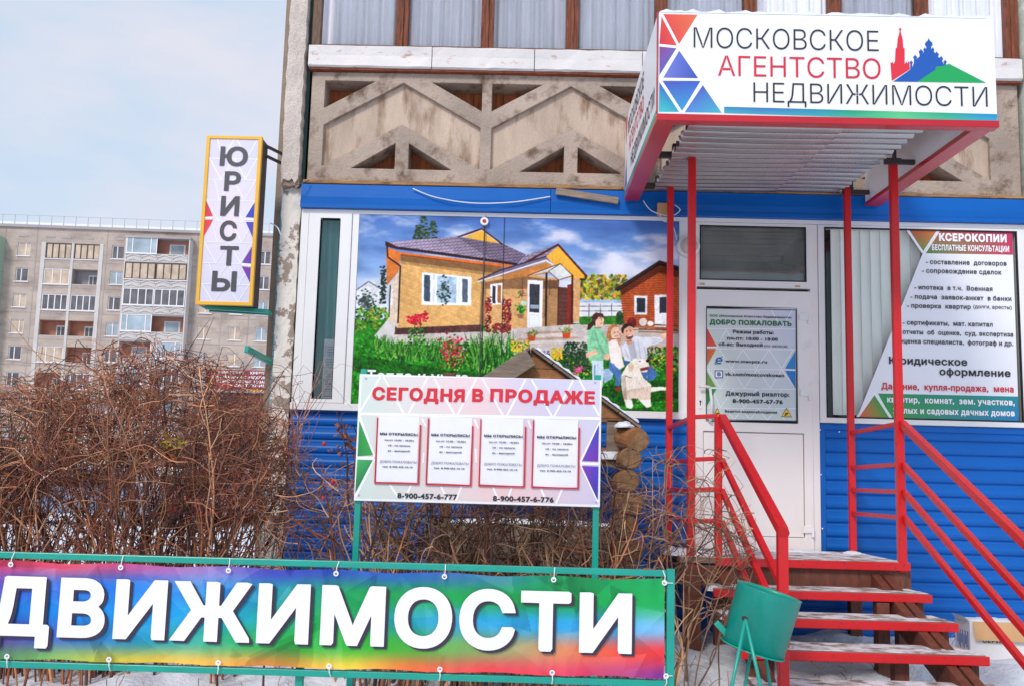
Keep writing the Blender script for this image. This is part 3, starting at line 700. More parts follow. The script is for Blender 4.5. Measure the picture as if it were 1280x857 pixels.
def dabs(x0, x1, y0, y1, n, cols, r0=1, r1=2.4, inside=None):
    for _ in range(n):
        x = nr.uniform(x0, x1); y = nr.uniform(y0, y1)
        if inside and not inside(x, y): continue
        c = cols[nr.randint(len(cols))]; disc(x, y, nr.uniform(r0, r1), nr.uniform(r0, r1)*.7, [v*nr.uniform(.75, 1.2) for v in c], .1, 6, nr.uniform(0, 3))
def h(x, y): return (470+x/4.0821, 260+y/4.0821)
def hp(l): return [h(*p) for p in l]
def c7(x, y): return (720+x/5.354, 370+y/5.354)
def cp(l): return [c7(*p) for p in l]
# sky and clouds
t = np.clip((YY/MH)/.45, 0, 1)[..., None]
can[:] = np.array([86, 122, 186])*(1-t)+np.array([176, 200, 230])*t
cl = np.clip((n1-.47)*4.2, 0, 1)[..., None]; can[:] = can*(1-cl*.85)+np.array([226, 222, 234])*cl*.85
dk = np.clip((.43-n1)*4, 0, 1)[..., None]; can[:] = can*(1-dk*.45)+np.array([66, 92, 150])*dk*.45
# far trees, village, lawn
dabs(724, 782, 346, 376, 420, [(196, 170, 60), (150, 150, 60), (110, 120, 50), (214, 180, 70), (90, 100, 50)], 1.5, 3.5)
for (cx, s) in ((530, 1), (542, .8), (523, .6)):
    for k in range(60):
        yy = nr.uniform(0, 1); disc(cx+nr.uniform(-1, 1)*(2+8*yy)*s, 299-28*s+30*s*yy, 2.2, 1, [(60, 84, 60), (88, 106, 76), (46, 66, 52)][k % 3], .2, 6)
paint([(450, 358), (485, 345), (492, 400), (446, 400)], (206, 214, 226)); paint([(447, 362), (462, 353), (480, 362), (480, 390), (447, 392)], (224, 224, 228)); stroke([(446, 364), (462, 353), (482, 365)], 1.5, (120, 120, 130))
for k in range(160): disc(459+nr.normal(0, 5), 378+nr.normal(0, 6), 1.6, 1.2, [(84, 96, 96), (120, 132, 130), (60, 72, 70)][k % 3], .2, 6)
for k in range(90): disc(480+nr.normal(0, 2), 360+nr.uniform(-26, 20), 1.8, 1.2, (52, 66, 66), .2, 6)
paint([(440, 402), (480, 400), (860, 410), (860, 540), (430, 540)], (52, 128, 40), .35)
dabs(446, 486, 386, 412, 260, [(40, 120, 40), (90, 150, 50), (160, 160, 60), (60, 100, 40)], 1.2, 2.6)
# yard paving on the right
paint([(700, 408), (850, 404), (850, 446), (800, 448), (740, 446), (690, 436)], (196, 184, 180), .08)
for k in range(12): stroke([(700, 412+k*3), (850, 408+k*3.2)], .5, (168, 156, 152), 0)
paint([(456, 436), (486, 400), (496, 400), (494, 430), (480, 436)], (212, 206, 206), .06)
# white fence on the right
paint([(724, 380), (782, 381), (782, 399), (724, 400)], (222, 222, 228), .03); paint([(724, 398), (782, 397), (782, 408), (724, 408)], (60, 120, 44), .3)
for y in (385, 391): stroke([(724, y), (782, y)], .8, (96, 96, 100))
for x in (736, 750, 764, 778): stroke([(x, 382), (x, 400)], .8, (90, 90, 96))
# wooden outbuilding
paint([(774, 364), (822, 331), (850, 338), (850, 418), (780, 410)], (190, 96, 54), .12)
for k in range(26): yk = 340+k*3; stroke([(max(776, 776+(364-yk)*1.5), yk), (850, 336+k*3.1)], .7, (136, 62, 40), 0)
paint([(768, 363), (823, 327), (850, 336), (850, 342), (823, 333), (771, 367)], (70, 44, 44))
paint([(792, 372), (808, 372), (808, 396), (792, 396)], (232, 228, 232)); paint([(795, 375), (805.5, 375), (805.5, 393), (795, 393)], (50, 58, 70))
paint([(817, 371), (834, 371), (834, 412), (817, 412)], (232, 232, 238)); paint([(823, 374), (832, 374), (832, 394), (823, 394)], (60, 62, 74))
for k in range(4): stroke([(798, 408+k*3), (850, 410+k*3)], 1.8, [(110, 80, 62), (150, 112, 88)][k % 2])
disc(803, 405, 5, 5, (216, 206, 200)); disc(812, 407, 4, 3, (236, 232, 230)); disc(789, 406, 6, 7, (120, 40, 44), .3); disc(774, 400, 5, 9, (50, 84, 46), .3)
# main house
def brick(c, sy, sx):
    y = YY[sy, sx]; x = XX[sy, sx]; row = (y/4.4).astype(int); mort = ((y % 4.4) < 1.0) | (((x+(row % 2)*5.5) % 11) < 1.0)
    c = c*(1+.045*(((row*7+(x+(row % 2)*5.5)//11*13) % 5)-2)[..., None]/2)
    return np.where(mort[..., None], c*.8+np.array([34, 30, 26]), c)
def tiles(c, sy, sx):
    y = YY[sy, sx]; x = XX[sy, sx]; s = ((y+x*.12) % 8 < 2) | ((x+y*.9) % 9 < 1.6)
    return np.where(s[..., None], c*.74, c*1.06)
wallc = (226, 176, 112)
paint(hp([(80, 400), (135, 290), (120, 620), (70, 570)]), (226, 204, 184)); paint(hp([(78, 430), (92, 410), (90, 500), (76, 500)]), (240, 238, 240))
paint(hp([(130, 240), (640, 305), (660, 380), (640, 620), (540, 605), (118, 618)]), wallc, .07, brick)
paint(hp([(1003, 360), (1042, 365), (1037, 590), (1000, 592)]), (214, 166, 118), .06, brick)
paint(hp([(560, 380), (760, 340), (935, 370), (928, 635), (640, 640), (560, 622)]), (222, 172, 116), .07, brick)
paint(hp([(928, 410), (980, 415), (975, 610), (925, 610)]), (104, 66, 58)); paint(hp([(975, 400), (1006, 395), (1006, 610), (972, 610)]), (140, 52, 44))
for k in range(8): stroke(hp([(932, 425+k*22), (974, 427+k*22)]), .5, (70, 44, 42), 0)
paint(hp([(104, 615), (540, 600), (545, 636), (100, 648)]), (96, 58, 60), .3, brick)
paint(hp([(55, 205), (132, 235), (118, 330), (60, 402)]), (212, 124, 62), .1); paint(hp([(60, 205), (130, 230), (690, 296), (690, 312), (130, 246), (58, 222)]), (222, 116, 52), .1)
paint(hp([(55, 178), (410, 150), (650, 188), (768, 245), (722, 292), (555, 268), (110, 204)]), (154, 138, 158), .08, tiles)
paint(hp([(52, 172), (112, 200), (560, 262), (722, 288), (720, 300), (556, 276), (108, 214), (52, 198)]), (62, 38, 44))
paint(hp([(408, 152), (540, 104), (652, 190), (640, 192), (540, 116), (430, 152)]), (86, 48, 50)); paint(hp([(440, 152), (540, 114), (632, 188)]), (240, 184, 76), .05); stroke(hp([(445, 152), (540, 116), (630, 186)]), .9, (226, 220, 226), 0)
stroke(hp([(60, 200), (64, 255), (128, 300), (118, 590)]), 1.9, (56, 36, 40)); stroke(hp([(78, 400), (72, 560)]), 1.2, (64, 44, 48))
def shade(pts, k):
    r = mask(pts)
    if r is None: return
    m, sy, sx = r; can[sy, sx] = np.where(m[..., None], can[sy, sx]*np.array(k), can[sy, sx])
shade(hp([(130, 240), (640, 305), (655, 345), (130, 275)]), (.62, .58, .6)); shade(hp([(130, 275), (655, 345), (655, 360), (130, 290)]), (.82, .8, .82))
shade(hp([(560, 385), (740, 352), (935, 378), (930, 420), (560, 420)]), (.7, .66, .68)); shade(hp([(540, 380), (566, 380), (560, 620), (530, 605)]), (.78, .76, .8)); shade(hp([(850, 380), (935, 375), (928, 635), (850, 630)]), (.8, .78, .8))
shade(hp([(55, 178), (300, 158), (420, 240), (110, 204)]), (1.12, 1.12, 1.14)); shade(hp([(410, 150), (650, 188), (768, 245), (722, 292), (600, 272)]), (.86, .84, .88))
shade([(774, 364), (822, 331), (850, 338), (850, 350), (822, 343), (776, 372)], (.6, .58, .6))
# windows
def win(pts, panes):
    paint(hp(pts), (240, 238, 242), .02)
    for a, b, c, d, col in panes: paint(hp([(a, b), (c, b+4), (c, d), (a, d-2)]), col, .18)
win([(238, 333), (490, 358), (488, 504), (237, 498)], [(249, 345, 280, 482, (70, 84, 104)), (315, 352, 414, 492, (176, 196, 216)), (443, 366, 471, 488, (96, 108, 124))])
for k in range(70): p = h(352+nr.normal(0, 16), 430+nr.normal(0, 36)); disc(p[0], p[1], 1.6, 1.2, [(70, 92, 84), (44, 60, 60), (120, 140, 136)][k % 3], .1, 6)
for x in (296, 302, 428): stroke(hp([(x, 345), (x-2, 492)]), .8, (206, 204, 212), 0)
win([(586, 396), (648, 388), (644, 498), (584, 502)], [(596, 402, 612, 494, (60, 60, 70)), (622, 398, 640, 492, (176, 110, 60))])
# entrance gable and porch
paint(hp([(732, 288), (765, 246), (926, 192), (872, 250), (760, 296)]), (158, 144, 166), .08, tiles)
paint(hp([(868, 252), (928, 200), (1062, 352), (1058, 366), (960, 366), (905, 292)]), (240, 176, 70), .05)
for k in range(9): stroke(hp([(900+k*17, 235+k*16), (900+k*17, 300+k*8)]), .5, (206, 140, 50), 0)
stroke(hp([(750, 292), (928, 192), (1072, 356)]), 2.6, (92, 46, 48)); stroke(hp([(1072, 358), (1066, 372), (1040, 372)]), 1.8, (56, 34, 36)); stroke(hp([(1050, 372), (1048, 392)]), 1.2, (56, 34, 36))
paint(hp([(525, 374), (640, 318), (866, 252), (900, 292), (868, 276), (640, 352), (526, 386)]), (126, 112, 142), .1); stroke(hp([(522, 382), (640, 345), (868, 272), (902, 296)]), 1.8, (236, 226, 222), 0); stroke(hp([(524, 374), (640, 322), (868, 252)]), 1.4, (60, 44, 56))
paint(hp([(640, 352), (868, 282), (900, 300), (880, 340), (745, 358), (660, 372)]), (206, 136, 76), .1)
paint(hp([(775, 352), (940, 290), (1002, 350), (940, 374), (880, 330)]), (214, 214, 212), .06); stroke(hp([(775, 352), (940, 290), (1002, 352), (930, 376), (880, 330), (940, 290)]), .9, (84, 62, 58), 0)
paint(hp([(775, 374), (852, 378), (848, 628), (773, 618)]), (238, 238, 244), .02); paint(hp([(785, 394), (836, 398), (834, 542), (783, 538)]), (66, 66, 74), .2); paint(hp([(788, 500), (832, 502), (832, 522), (788, 520)]), (160, 174, 190)); stroke(hp([(784, 552), (834, 556), (834, 612), (784, 606), (784, 552)]), .6, (206, 206, 214), 0)
stroke(hp([(870, 340), (866, 688)]), 2.6, (62, 44, 42)); stroke(hp([(1001, 350), (998, 672)]), 2.4, (74, 46, 42)); stroke(hp([(748, 362), (746, 470)]), .8, (70, 56, 52)); stroke(hp([(888, 372), (886, 450)]), .7, (70, 56, 52))
# ground in front, steps, pots, vines
paint(hp([(100, 648), (540, 636), (640, 626), (1040, 600), (1080, 640), (1080, 760), (700, 760), (300, 700), (98, 690)]), (206, 194, 190), .1)
for k in range(4): paint(hp([(770-k*24, 640+k*16), (1000+k*14, 632+k*16), (1004+k*14, 642+k*16), (766-k*24, 652+k*16)]), [(190, 158, 140), (222, 210, 204)][k % 2], .1)
for (x0, x1, y0, y1, n) in ((562, 590, 460, 640, 90), (648, 690, 470, 640, 140), (596, 690, 596, 645, 120)):
    for k in range(n): p = h(nr.uniform(x0, x1), nr.uniform(y0, y1)); disc(p[0], p[1], 1.5, 1.1, [(140, 40, 50), (96, 30, 44), (180, 60, 60), (110, 70, 50)][k % 4], .2, 6)
for k in range(70): p = h(740+nr.normal(0, 11), 525+nr.normal(0, 13)); disc(p[0], p[1], 1.2, 1, [(60, 140, 40), (100, 170, 60), (40, 96, 34)][k % 3], .2, 6)
for k in range(30): p = h(748+nr.normal(0, 9), 450+nr.normal(0, 9)); disc(p[0], p[1], 1.2, .9, [(190, 120, 120), (90, 110, 60)][k % 2], .2, 6)
paint(hp([(742, 482), (772, 482), (768, 505), (746, 505)]), (190, 214, 206)); paint(hp([(720, 548), (758, 548), (750, 570), (728, 570)]), (160, 120, 90))
for (x, y) in ((795, 655), (972, 642)):
    paint(hp([(x-22, y), (x+22, y), (x+16, y+30), (x-16, y+30)]), (206, 84, 44)); 
    for k in range(36): p = h(x+nr.normal(0, 13), y-12+nr.normal(0, 9)); disc(p[0], p[1], 1.1, .9, [(60, 130, 50), (200, 140, 90), (90, 150, 60)][k % 3], .2, 6)
# lawn front left and flower bed
paint([(440, 424), (470, 420), (500, 444), (560, 455), (640, 462), (640, 540), (430, 540)], (50, 132, 38), .4)
dabs(436, 640, 424, 520, 900, [(60, 170, 40), (30, 120, 26), (90, 180, 60), (24, 96, 22)], .6, 1.5)
def blades(x0, x1, y0, y1, n, ht, cols):
    for _ in range(n):
        x = nr.uniform(x0, x1); y = nr.uniform(y0, y1); a = nr.normal(0, .28); hh = ht*nr.uniform(.5, 1); c = cols[nr.randint(len(cols))]
        paint([(x-.9, y), (x+.9, y), (x+a*hh, y-hh)], c, .2)
G_ = [(50, 130, 40), (90, 160, 60), (30, 96, 34), (130, 180, 80), (24, 74, 30)]
dabs(470, 600, 428, 448, 420, G_+[(150, 170, 80)], 1, 2.2)
blades(468, 486, 434, 440, 60, 20, G_); blades(486, 570, 440, 452, 240, 24, G_); 
for (x, y, s, n) in ((520, 401, 5, 70), (529, 396, 4, 40)):
    for k in range(n): disc(x+nr.normal(0, s), y+nr.normal(0, 3), 1.5, 1.2, [(214, 30, 60), (180, 20, 50), (230, 80, 90)][k % 3], .1, 6)
stroke([(520, 404), (518, 440)], .8, (60, 100, 44)); stroke([(527, 402), (526, 436)], .8, (60, 100, 44)); dabs(512, 534, 410, 430, 70, G_, 1, 2)
for k in range(190): disc(568+nr.normal(0, 7), 439+nr.normal(0, 8), 1.7, 1.3, [(224, 30, 70), (190, 20, 60), (236, 110, 130), (60, 110, 50)][k % 4], .1, 6)
dabs(560, 620, 430, 462, 300, G_+[(200, 200, 90)], 1, 2); blades(590, 642, 445, 466, 220, 40, G_)
dabs(640, 662, 428, 442, 130, [(240, 200, 60), (226, 170, 40), (80, 130, 50)], 1, 2); dabs(668, 686, 440, 450, 60, [(140, 100, 180), (110, 80, 150)], 1, 1.8)
dabs(640, 742, 444, 476, 900, G_+[(40, 70, 36), (190, 190, 70)], 1, 2.3); dabs(690, 704, 436, 450, 90, [(240, 200, 60), (220, 180, 50)], 1, 2); dabs(704, 736, 430, 466, 340, [(50, 80, 54), (70, 100, 70), (36, 60, 40)], 1, 2.4); dabs(718, 728, 460, 468, 40, [(226, 90, 130), (240, 130, 150)], 1, 2)
# lawn on the right
paint([(738, 466), (860, 452), (860, 540), (738, 540)], (44, 122, 36), .35); dabs(738, 850, 456, 522, 700, [(60, 170, 40), (30, 120, 26), (100, 180, 60), (24, 96, 22)], .7, 1.6)
dabs(806, 850, 436, 466, 420, G_+[(200, 190, 60), (120, 60, 80)], 1, 2.4)
shade([(738, 486), (850, 474), (850, 500), (738, 512)], (.72, .78, .72)); shade([(436, 440), (560, 462), (640, 470), (640, 478), (436, 462)], (.7, .76, .7))
# girl, woman, man, dog
skin = (232, 184, 160)
paint(cp([(105, 430), (180, 430), (186, 540), (176, 620), (112, 620), (108, 520)]), (206, 222, 236), .05); stroke(cp([(146, 450), (144, 600)]), .8, (160, 184, 210), 0)
paint(cp([(78, 225), (110, 200), (160, 218), (206, 300), (228, 390), (196, 425), (180, 440), (84, 438), (74, 330)]), (140, 200, 160), .1)
stroke(cp([(120, 240), (150, 330), (196, 410)]), 1.5, (112, 172, 136)); disc(*c7(205, 415), 4, 4, skin); paint(cp([(64, 390), (130, 366), (146, 392), (100, 410), (70, 424)]), skin)
disc(*c7(148, 176), 7, 9, (238, 196, 174)); paint(cp([(104, 150), (130, 122), (176, 130), (190, 156), (150, 150), (128, 180), (128, 214), (106, 200)]), (84, 52, 46), .2); paint(cp([(106, 180), (80, 200), (72, 240), (92, 236), (118, 206)]), (72, 42, 38), .2); disc(*c7(168, 172), .8, .6, (40, 30, 30)); stroke(cp([(160, 198), (176, 192)]), .8, (190, 80, 84), 0)
paint(cp([(180, 500), (220, 490), (250, 520), (240, 560), (190, 590)]), (170, 196, 226), .1); paint(cp([(222, 440), (290, 450), (306, 540), (290, 610), (262, 606), (262, 540), (222, 500)]), (86, 128, 182), .14); disc(*c7(280, 628), 4, 3, (150, 70, 60))
paint(cp([(214, 320), (250, 300), (290, 330), (306, 420), (322, 480), (290, 500), (230, 450)]), (240, 226, 220), .05)
paint(cp([(214, 220), (250, 198), (286, 214), (296, 260), (290, 350), (270, 300), (222, 310), (200, 290)]), (190, 128, 84), .2); disc(*c7(264, 262), 6.4, 8.5, (240, 200, 176)); stroke(cp([(256, 282), (276, 280)]), 1, (200, 70, 80), 0); disc(*c7(256, 256), .8, .6, (50, 36, 36)); disc(*c7(276, 254), .8, .6, (50, 36, 36))
paint(cp([(440, 470), (500, 480), (545, 530), (520, 570), (470, 575), (440, 540)]), (80, 120, 176), .12); paint(cp([(318, 420), (350, 430), (346, 480), (322, 470)]), (70, 104, 160), .12)
paint(cp([(300, 350), (340, 310), (400, 280), (440, 290), (560, 288), (590, 262), (600, 285), (570, 320), (470, 350), (476, 440), (380, 450), (322, 440)]), (214, 216, 226), .05); stroke(cp([(345, 330), (372, 440)]), 1.2, (176, 178, 190), 0); paint(cp([(345, 320), (385, 312), (405, 420), (375, 430)]), (180, 182, 192), .05); stroke(cp([(450, 350), (474, 440)]), 1, (180, 182, 194), 0)
paint(cp([(552, 285), (585, 262), (604, 262), (600, 290), (575, 306)]), skin); paint(cp([(326, 290), (372, 292), (368, 336), (338, 338)]), (206, 154, 130)); disc(*c7(345, 256), 7.6, 10, (218, 166, 140)); paint(cp([(300, 232), (320, 200), (366, 196), (386, 222), (350, 214), (318, 236), (314, 262), (304, 262)]), (58, 40, 38), .2); paint(cp([(330, 282), (345, 276), (374, 272), (378, 290), (358, 304), (338, 300)]), (122, 82, 68), .1); stroke(cp([(342, 282), (368, 276)]), 1.2, (244, 238, 234), 0); disc(*c7(336, 248), .9, .6, (40, 30, 30)); disc(*c7(362, 244), .9, .6, (40, 30, 30))
dog = (248, 238, 226)
paint(cp([(340, 470), (380, 432), (440, 428), (480, 440), (486, 480), (470, 520), (430, 516), (450, 560), (500, 600), (500, 640), (496, 690), (500, 745), (470, 755), (436, 720), (410, 690), (370, 690), (382, 740), (370, 760), (336, 750), (318, 690), (304, 620), (300, 540)]), dog, .08)
paint(cp([(500, 618), (560, 616), (640, 622), (640, 638), (560, 640), (500, 650)]), dog, .08); paint(cp([(424, 494), (482, 480), (484, 500), (430, 512)]), (150, 60, 66)); disc(*c7(476, 443), 2.4, 2, (50, 36, 36)); disc(*c7(425, 446), 1, .8, (40, 30, 30)); paint(cp([(345, 470), (372, 450), (384, 480), (374, 516), (350, 510)]), (220, 196, 168), .08)
for k in range(80): p = c7(nr.uniform(310, 480), nr.uniform(540, 700)); stroke([p, (p[0]+nr.uniform(-1, 1), p[1]+3)], .5, [(214, 190, 164), (250, 240, 228)][k % 2], 0)
stroke(cp([(324, 540), (372, 556)]), .9, (90, 110, 90), 0)
for k in range(40): p = c7(nr.uniform(108, 180), nr.uniform(130, 160)); stroke([p, (p[0]-1.2, p[1]+1.6)], .4, [(60, 36, 34), (110, 72, 58)][k % 2], 0)
for k in range(50): p = c7(nr.choice([nr.uniform(204, 226), nr.uniform(284, 298)]), nr.uniform(225, 320)); stroke([p, (p[0]+.3, p[1]+2.6)], .4, [(150, 96, 60), (222, 164, 112)][k % 2], 0)
for (a, b) in (((120, 226), (168, 222)), ((236, 300), (288, 296)), ((338, 314), (372, 312))): stroke(cp([a, b]), 1.1, (150, 110, 96), 0)
for (a, b) in (((90, 300), (150, 310)), ((100, 350), (176, 362)), ((170, 260), (206, 330)), ((112, 246), (96, 330))): stroke(cp([a, b]), .7, (108, 164, 130), 0)
for (a, b) in (((320, 360), (350, 420)), ((410, 300), (430, 430)), ((470, 300), (560, 304)), ((500, 330), (560, 312)), ((330, 400), (372, 444))): stroke(cp([a, b]), .7, (172, 176, 192), 0)
for (a, b) in (((236, 470), (276, 590)), ((250, 460), (296, 560)), ((470, 500), (530, 540)), ((126, 470), (124, 600))): stroke(cp([a, b]), .7, (70, 104, 156), 0)
shade(cp([(312, 640), (500, 610), (500, 700), (320, 700)]), (.9, .86, .84)); shade(cp([(300, 540), (330, 540), (340, 700), (318, 690)]), (.86, .82, .8)); shade(cp([(480, 750), (330, 762), (300, 775), (520, 775)]), (.6, .66, .6))
# seams of the print
stroke([(606, 270), (603.5, 470)], .9, (44, 44, 50), 0); stroke([(631, 268), (627, 466)], .9, (50, 50, 56), 0)
# soft focus of an enlarged photograph, then print grain
bl = can.copy()
for ax_ in (0, 1): bl = (np.roll(bl, 1, ax_)+2*bl+np.roll(bl, -1, ax_))/4
bl[:2] = can[:2]; bl[-2:] = can[-2:]; bl[:, :2] = can[:, :2]; bl[:, -2:] = can[:, -2:]
can = bl*(1+(np.random.RandomState(8).rand(MH, MW, 1)-.5)*.05)*(1+(fbm(60, 60, 12, 3)[..., None]-.5)*.16)
can = np.clip((can-128)*1.14+122, 0, 255)
MU = empty('wall_mural', (-.1, 8.15, 1.85), 'large printed picture of a brick house with garden, family and white dog', 'poster')
mx0, mx1, mz0, mz1 = -1.390, 1.181, 1.845, 3.370
cl_ = np.where(can/255 <= .04045, can/255/12.92, ((can/255+.055)/1.055)**2.4)
me = bpy.data.meshes.new('printed_sheet')
XXl = mx0+(XX/(MW-1))*(mx1-mx0); ZZl = mz1-(YY/(MH-1))*(mz1-mz0); og = org(MU)
co = np.stack([XXl-og.x, np.full(XX.shape, 8.165-og.y)+.002*np.sin(XX/37.)*np.sin(YY/51.), ZZl-og.z], -1).reshape(-1, 3).astype(np.float32)
idx = np.arange(MW*MH).reshape(MH, MW); q = np.stack([idx[1:, :-1], idx[1:, 1:], idx[:-1, 1:], idx[:-1, :-1]], -1).reshape(-1, 4)
me.vertices.add(len(co)); me.vertices.foreach_set('co', co.ravel()); me.loops.add(q.size); me.loops.foreach_set('vertex_index', q.ravel().astype(np.int32))
me.polygons.add(len(q)); me.polygons.foreach_set('loop_start', (np.arange(len(q))*4).astype(np.int32)); me.update(calc_edges=True)
ca = me.color_attributes.new('Col', 'FLOAT_COLOR', 'POINT'); ca.data.foreach_set('color', np.concatenate([cl_.reshape(-1, 3), np.ones((MW*MH, 1))], 1).astype(np.float32).ravel())
me.materials.append(M['mural']); mo = bpy.data.objects.new('printed_sheet', me); COL.objects.link(mo); mo.parent = MU
textpx(MU, 'Тепла и уюта', 458, 585, 478, 15, 8.16, M['whitep'], .03)

# ---- lattice pattern helper: pale field, white zigzag lines
def zig(d, xs, y0, y1, w, col=(246, 244, 248)):
    for i in range(len(xs)-1): d.line((xs[i], y0 if i % 2 == 0 else y1), (xs[i+1], y1 if i % 2 == 0 else y0), w, col)
def pale(u, v):
    t = [(0, (214, 222, 214)), (.3, (232, 212, 214)), (.5, (238, 204, 208)), (.72, (206, 200, 224)), (1, (212, 204, 222))]
    t2 = [(0, (206, 218, 210)), (.4, (226, 206, 206)), (.65, (240, 196, 196)), (1, (206, 196, 220))]
    return mixcol(gradstops(t, u), gradstops(t2, u), v)

# ---- notice on the door
DN = empty('door_notice', (1.76, 8.12, 1.76), 'printed opening hours notice filling the upper part of the white entrance door', 'notice')
fd = pxfn(860, 370, 5.04, FR-.012)
d = Decal(fd)
def dcol(u, v): return mixcol(gradstops([(0, (216, 224, 214)), (.5, (226, 216, 222)), (1, (204, 206, 226))], u), (204, 220, 216), v*.8)
d.grid(116, 680, 78, 782, 10, 10, dcol)
for (y0, y1, xs) in ((210, 330, [120, 180, 240, 300]), (335, 455, [200, 270, 345, 430, 510, 590, 665]), (460, 578, [130, 205, 280, 355, 435, 520, 590, 675]), (585, 700, [150, 205, 280, 355, 430, 510, 590]), (85, 200, [520, 590, 660]), (705, 778, [240, 290, 340, 390, 440, 500, 560, 610])):
    zig(d, xs, y0, y1, 6, (240, 240, 244))
for y in (205, 332, 458, 580, 702): d.line((120, y), (676, y+4), 6, (240, 240, 244))
d.poly([(118, 200), (180, 316), (118, 316)], [(214, 40, 60), (230, 90, 50), (222, 50, 50)]); d.poly([(118, 330), (178, 330), (118, 440)], [(206, 70, 50), (226, 120, 50), (180, 120, 50)])
d.poly([(118, 470), (176, 570), (118, 566)], (110, 150, 60)); d.poly([(118, 580), (178, 582), (118, 690)], (20, 140, 60)); d.line((118, 322), (180, 322), 8, (246, 246, 248)); d.line((118, 574), (176, 576), 8, (246, 246, 248))
d.poly([(676, 345), (676, 458), (612, 454)], (30, 130, 200)); d.poly([(612, 466), (676, 470), (676, 580)], (20, 120, 196)); d.line((610, 462), (676, 464), 8, (246, 246, 248))
for xx in (620, 184):
    s = 1 if xx == 620 else .8; w = 34*s
    d.poly([(xx-w, 758), (xx+w, 760), (xx, 700)], (40, 34, 30)); d.poly([(xx-w+5, 754), (xx+w-5, 756), (xx, 708)], (250, 200, 30)); d.poly([(xx-12, 736), (xx+8, 730), (xx+12, 740), (xx-8, 746)], (30, 28, 26)); d.poly([(xx-16, 746), (xx+4, 746), (xx+4, 750), (xx-16, 750)], (30, 28, 26))
# browser "e" and the boxed letter
def ring(cx, cy, r, w, a0, a1, col, n=20):
    pts = [(cx+r*math.cos(t), cy+r*math.sin(t)) for t in [a0+(a1-a0)*k/n for k in range(n+1)]]; pts += [(cx+(r-w)*math.cos(t), cy+(r-w)*math.sin(t)) for t in [a1+(a0-a1)*k/n for k in range(n+1)]]
    d.poly(pts, col)
ring(195, 406, 22, 9, RAD(0), RAD(-315), (24, 90, 170)); d.poly([(176, 402), (216, 402), (216, 410), (176, 410)], (24, 90, 170)); d.line((168, 424), (190, 388), 4, (24, 90, 170)); d.line((190, 388), (218, 382), 3.4, (24, 90, 170)); d.line((168, 424), (180, 430), 4, (24, 90, 170))
d.poly([(168, 466), (220, 466), (220, 514), (168, 514)], (34, 50, 110)); d.poly([(173, 471), (215, 471), (215, 509), (173, 509)], (236, 238, 246))
for a, b in (((116, 78), (680, 90)), ((680, 90), (683, 784)), ((116, 78), (116, 775)), ((116, 775), (683, 784))): d.line(a, b, 5, (70, 66, 70))
d.build(DN)
def dpx(s, x0, x1, yb, cap, m, bold=.02, name='lettering'): return textpx(DN, s, 860+x0/5.04, 860+x1/5.04, 370+yb/5.04, cap/5.04, FR-.012, M[m], bold, .006, name=name)
dpx('ООО «Московское Агентство Недвижимости»', 136, 652, 138, 15, 'black'); dpx('ДОБРО ПОЖАЛОВАТЬ', 136, 652, 186, 32, 'greenp', .05)
dpx('Режим работы:', 282, 540, 240, 24, 'black', .035); dpx('пн-пт: 10:00 - 18:00', 246, 565, 280, 22, 'black', .035); dpx('сб-вс: Выходной', 192, 470, 316, 22, 'black', .035); dpx('(по записи)', 480, 626, 322, 16, 'greyk', .01)
dpx('www.manptz.ru', 234, 498, 420, 20, 'black', .03); dpx('vk.com/moscovskoean', 232, 604, 504, 24, 'black', .03); dpx('В', 184, 206, 502, 25, 'bluep', .05)
dpx('Дежурный риэлтор:', 236, 638, 628, 28, 'black', .035); dpx('8-900-457-67-76', 280, 596, 674, 26, 'black', .04); dpx('Ведется видеонаблюдение', 232, 560, 734, 17, 'black', .03)

# ---- big poster on the right window
WP = empty('window_poster', (3.3, 8.14, 1.84), 'white services list poster with slanted edge on the right display window', 'poster')
fw = pxfn(1040, 270, 3.175, FR+.012); d = Decal(fw)
outl = [(290, 50), (715, 56), (742, 817), (100, 797), (360, 148)]
d.poly(outl, (242, 240, 246))
d.poly([(300, 50), (420, 52), (362, 140)], [(196, 60, 50), (226, 110, 50), (120, 150, 70)]); d.poly([(290, 50), (302, 50), (366, 148), (356, 148)], (246, 244, 248))
d.poly([(428, 54), (715, 57), (718, 155), (372, 149)], [(206, 80, 80), (196, 30, 90), (206, 40, 90), (90, 140, 70)])
d.poly([(182, 702), (738, 714), (742, 817), (236, 801)], [(40, 150, 80), (20, 140, 150), (30, 120, 190), (60, 160, 60)])
d.poly([(166, 704), (228, 800), (108, 796)], [(60, 150, 60), (50, 160, 60), (230, 90, 60)]); d.line((100, 797), (168, 700), 10, (244, 242, 248)); d.line((168, 700), (236, 801), 9, (244, 242, 248)); d.line((428, 54), (368, 148), 8, (244, 242, 248))
d.build(WP)
def wpx(s, x0, x1, yb, cap, m, bold=.02): return textpx(WP, s, 1040+x0/3.175, 1040+x1/3.175, 270+yb/3.175, cap/3.175, FR+.012, M[m], bold, .006)
wpx('КСЕРОКОПИИ', 424, 692, 104, 32, 'whitep', .06); wpx('БЕСПЛАТНЫЕ КОНСУЛЬТАЦИИ', 396, 702, 141, 24, 'whitep', .04)
for s, x0, x1, y, c in (('- составление  договоров', 372, 692, 195, 19), ('- сопровождение сделок', 357, 672, 230, 19), ('- ипотека  в т.ч.  Военная', 326, 636, 296, 19), ('- подача  заявок-анкет  в банки', 311, 711, 334, 19), ('- проверка  квартир', 297, 550, 368, 19), ('- сертификаты,  мат. капитал', 280, 637, 436, 19), ('- отчеты  об  оценке,  суд. экспертиза', 264, 718, 474, 19), ('оценка специалиста,  фотограф и др.', 268, 718, 510, 19)):
    wpx(s, x0, x1, y, c, 'greyk', .03)
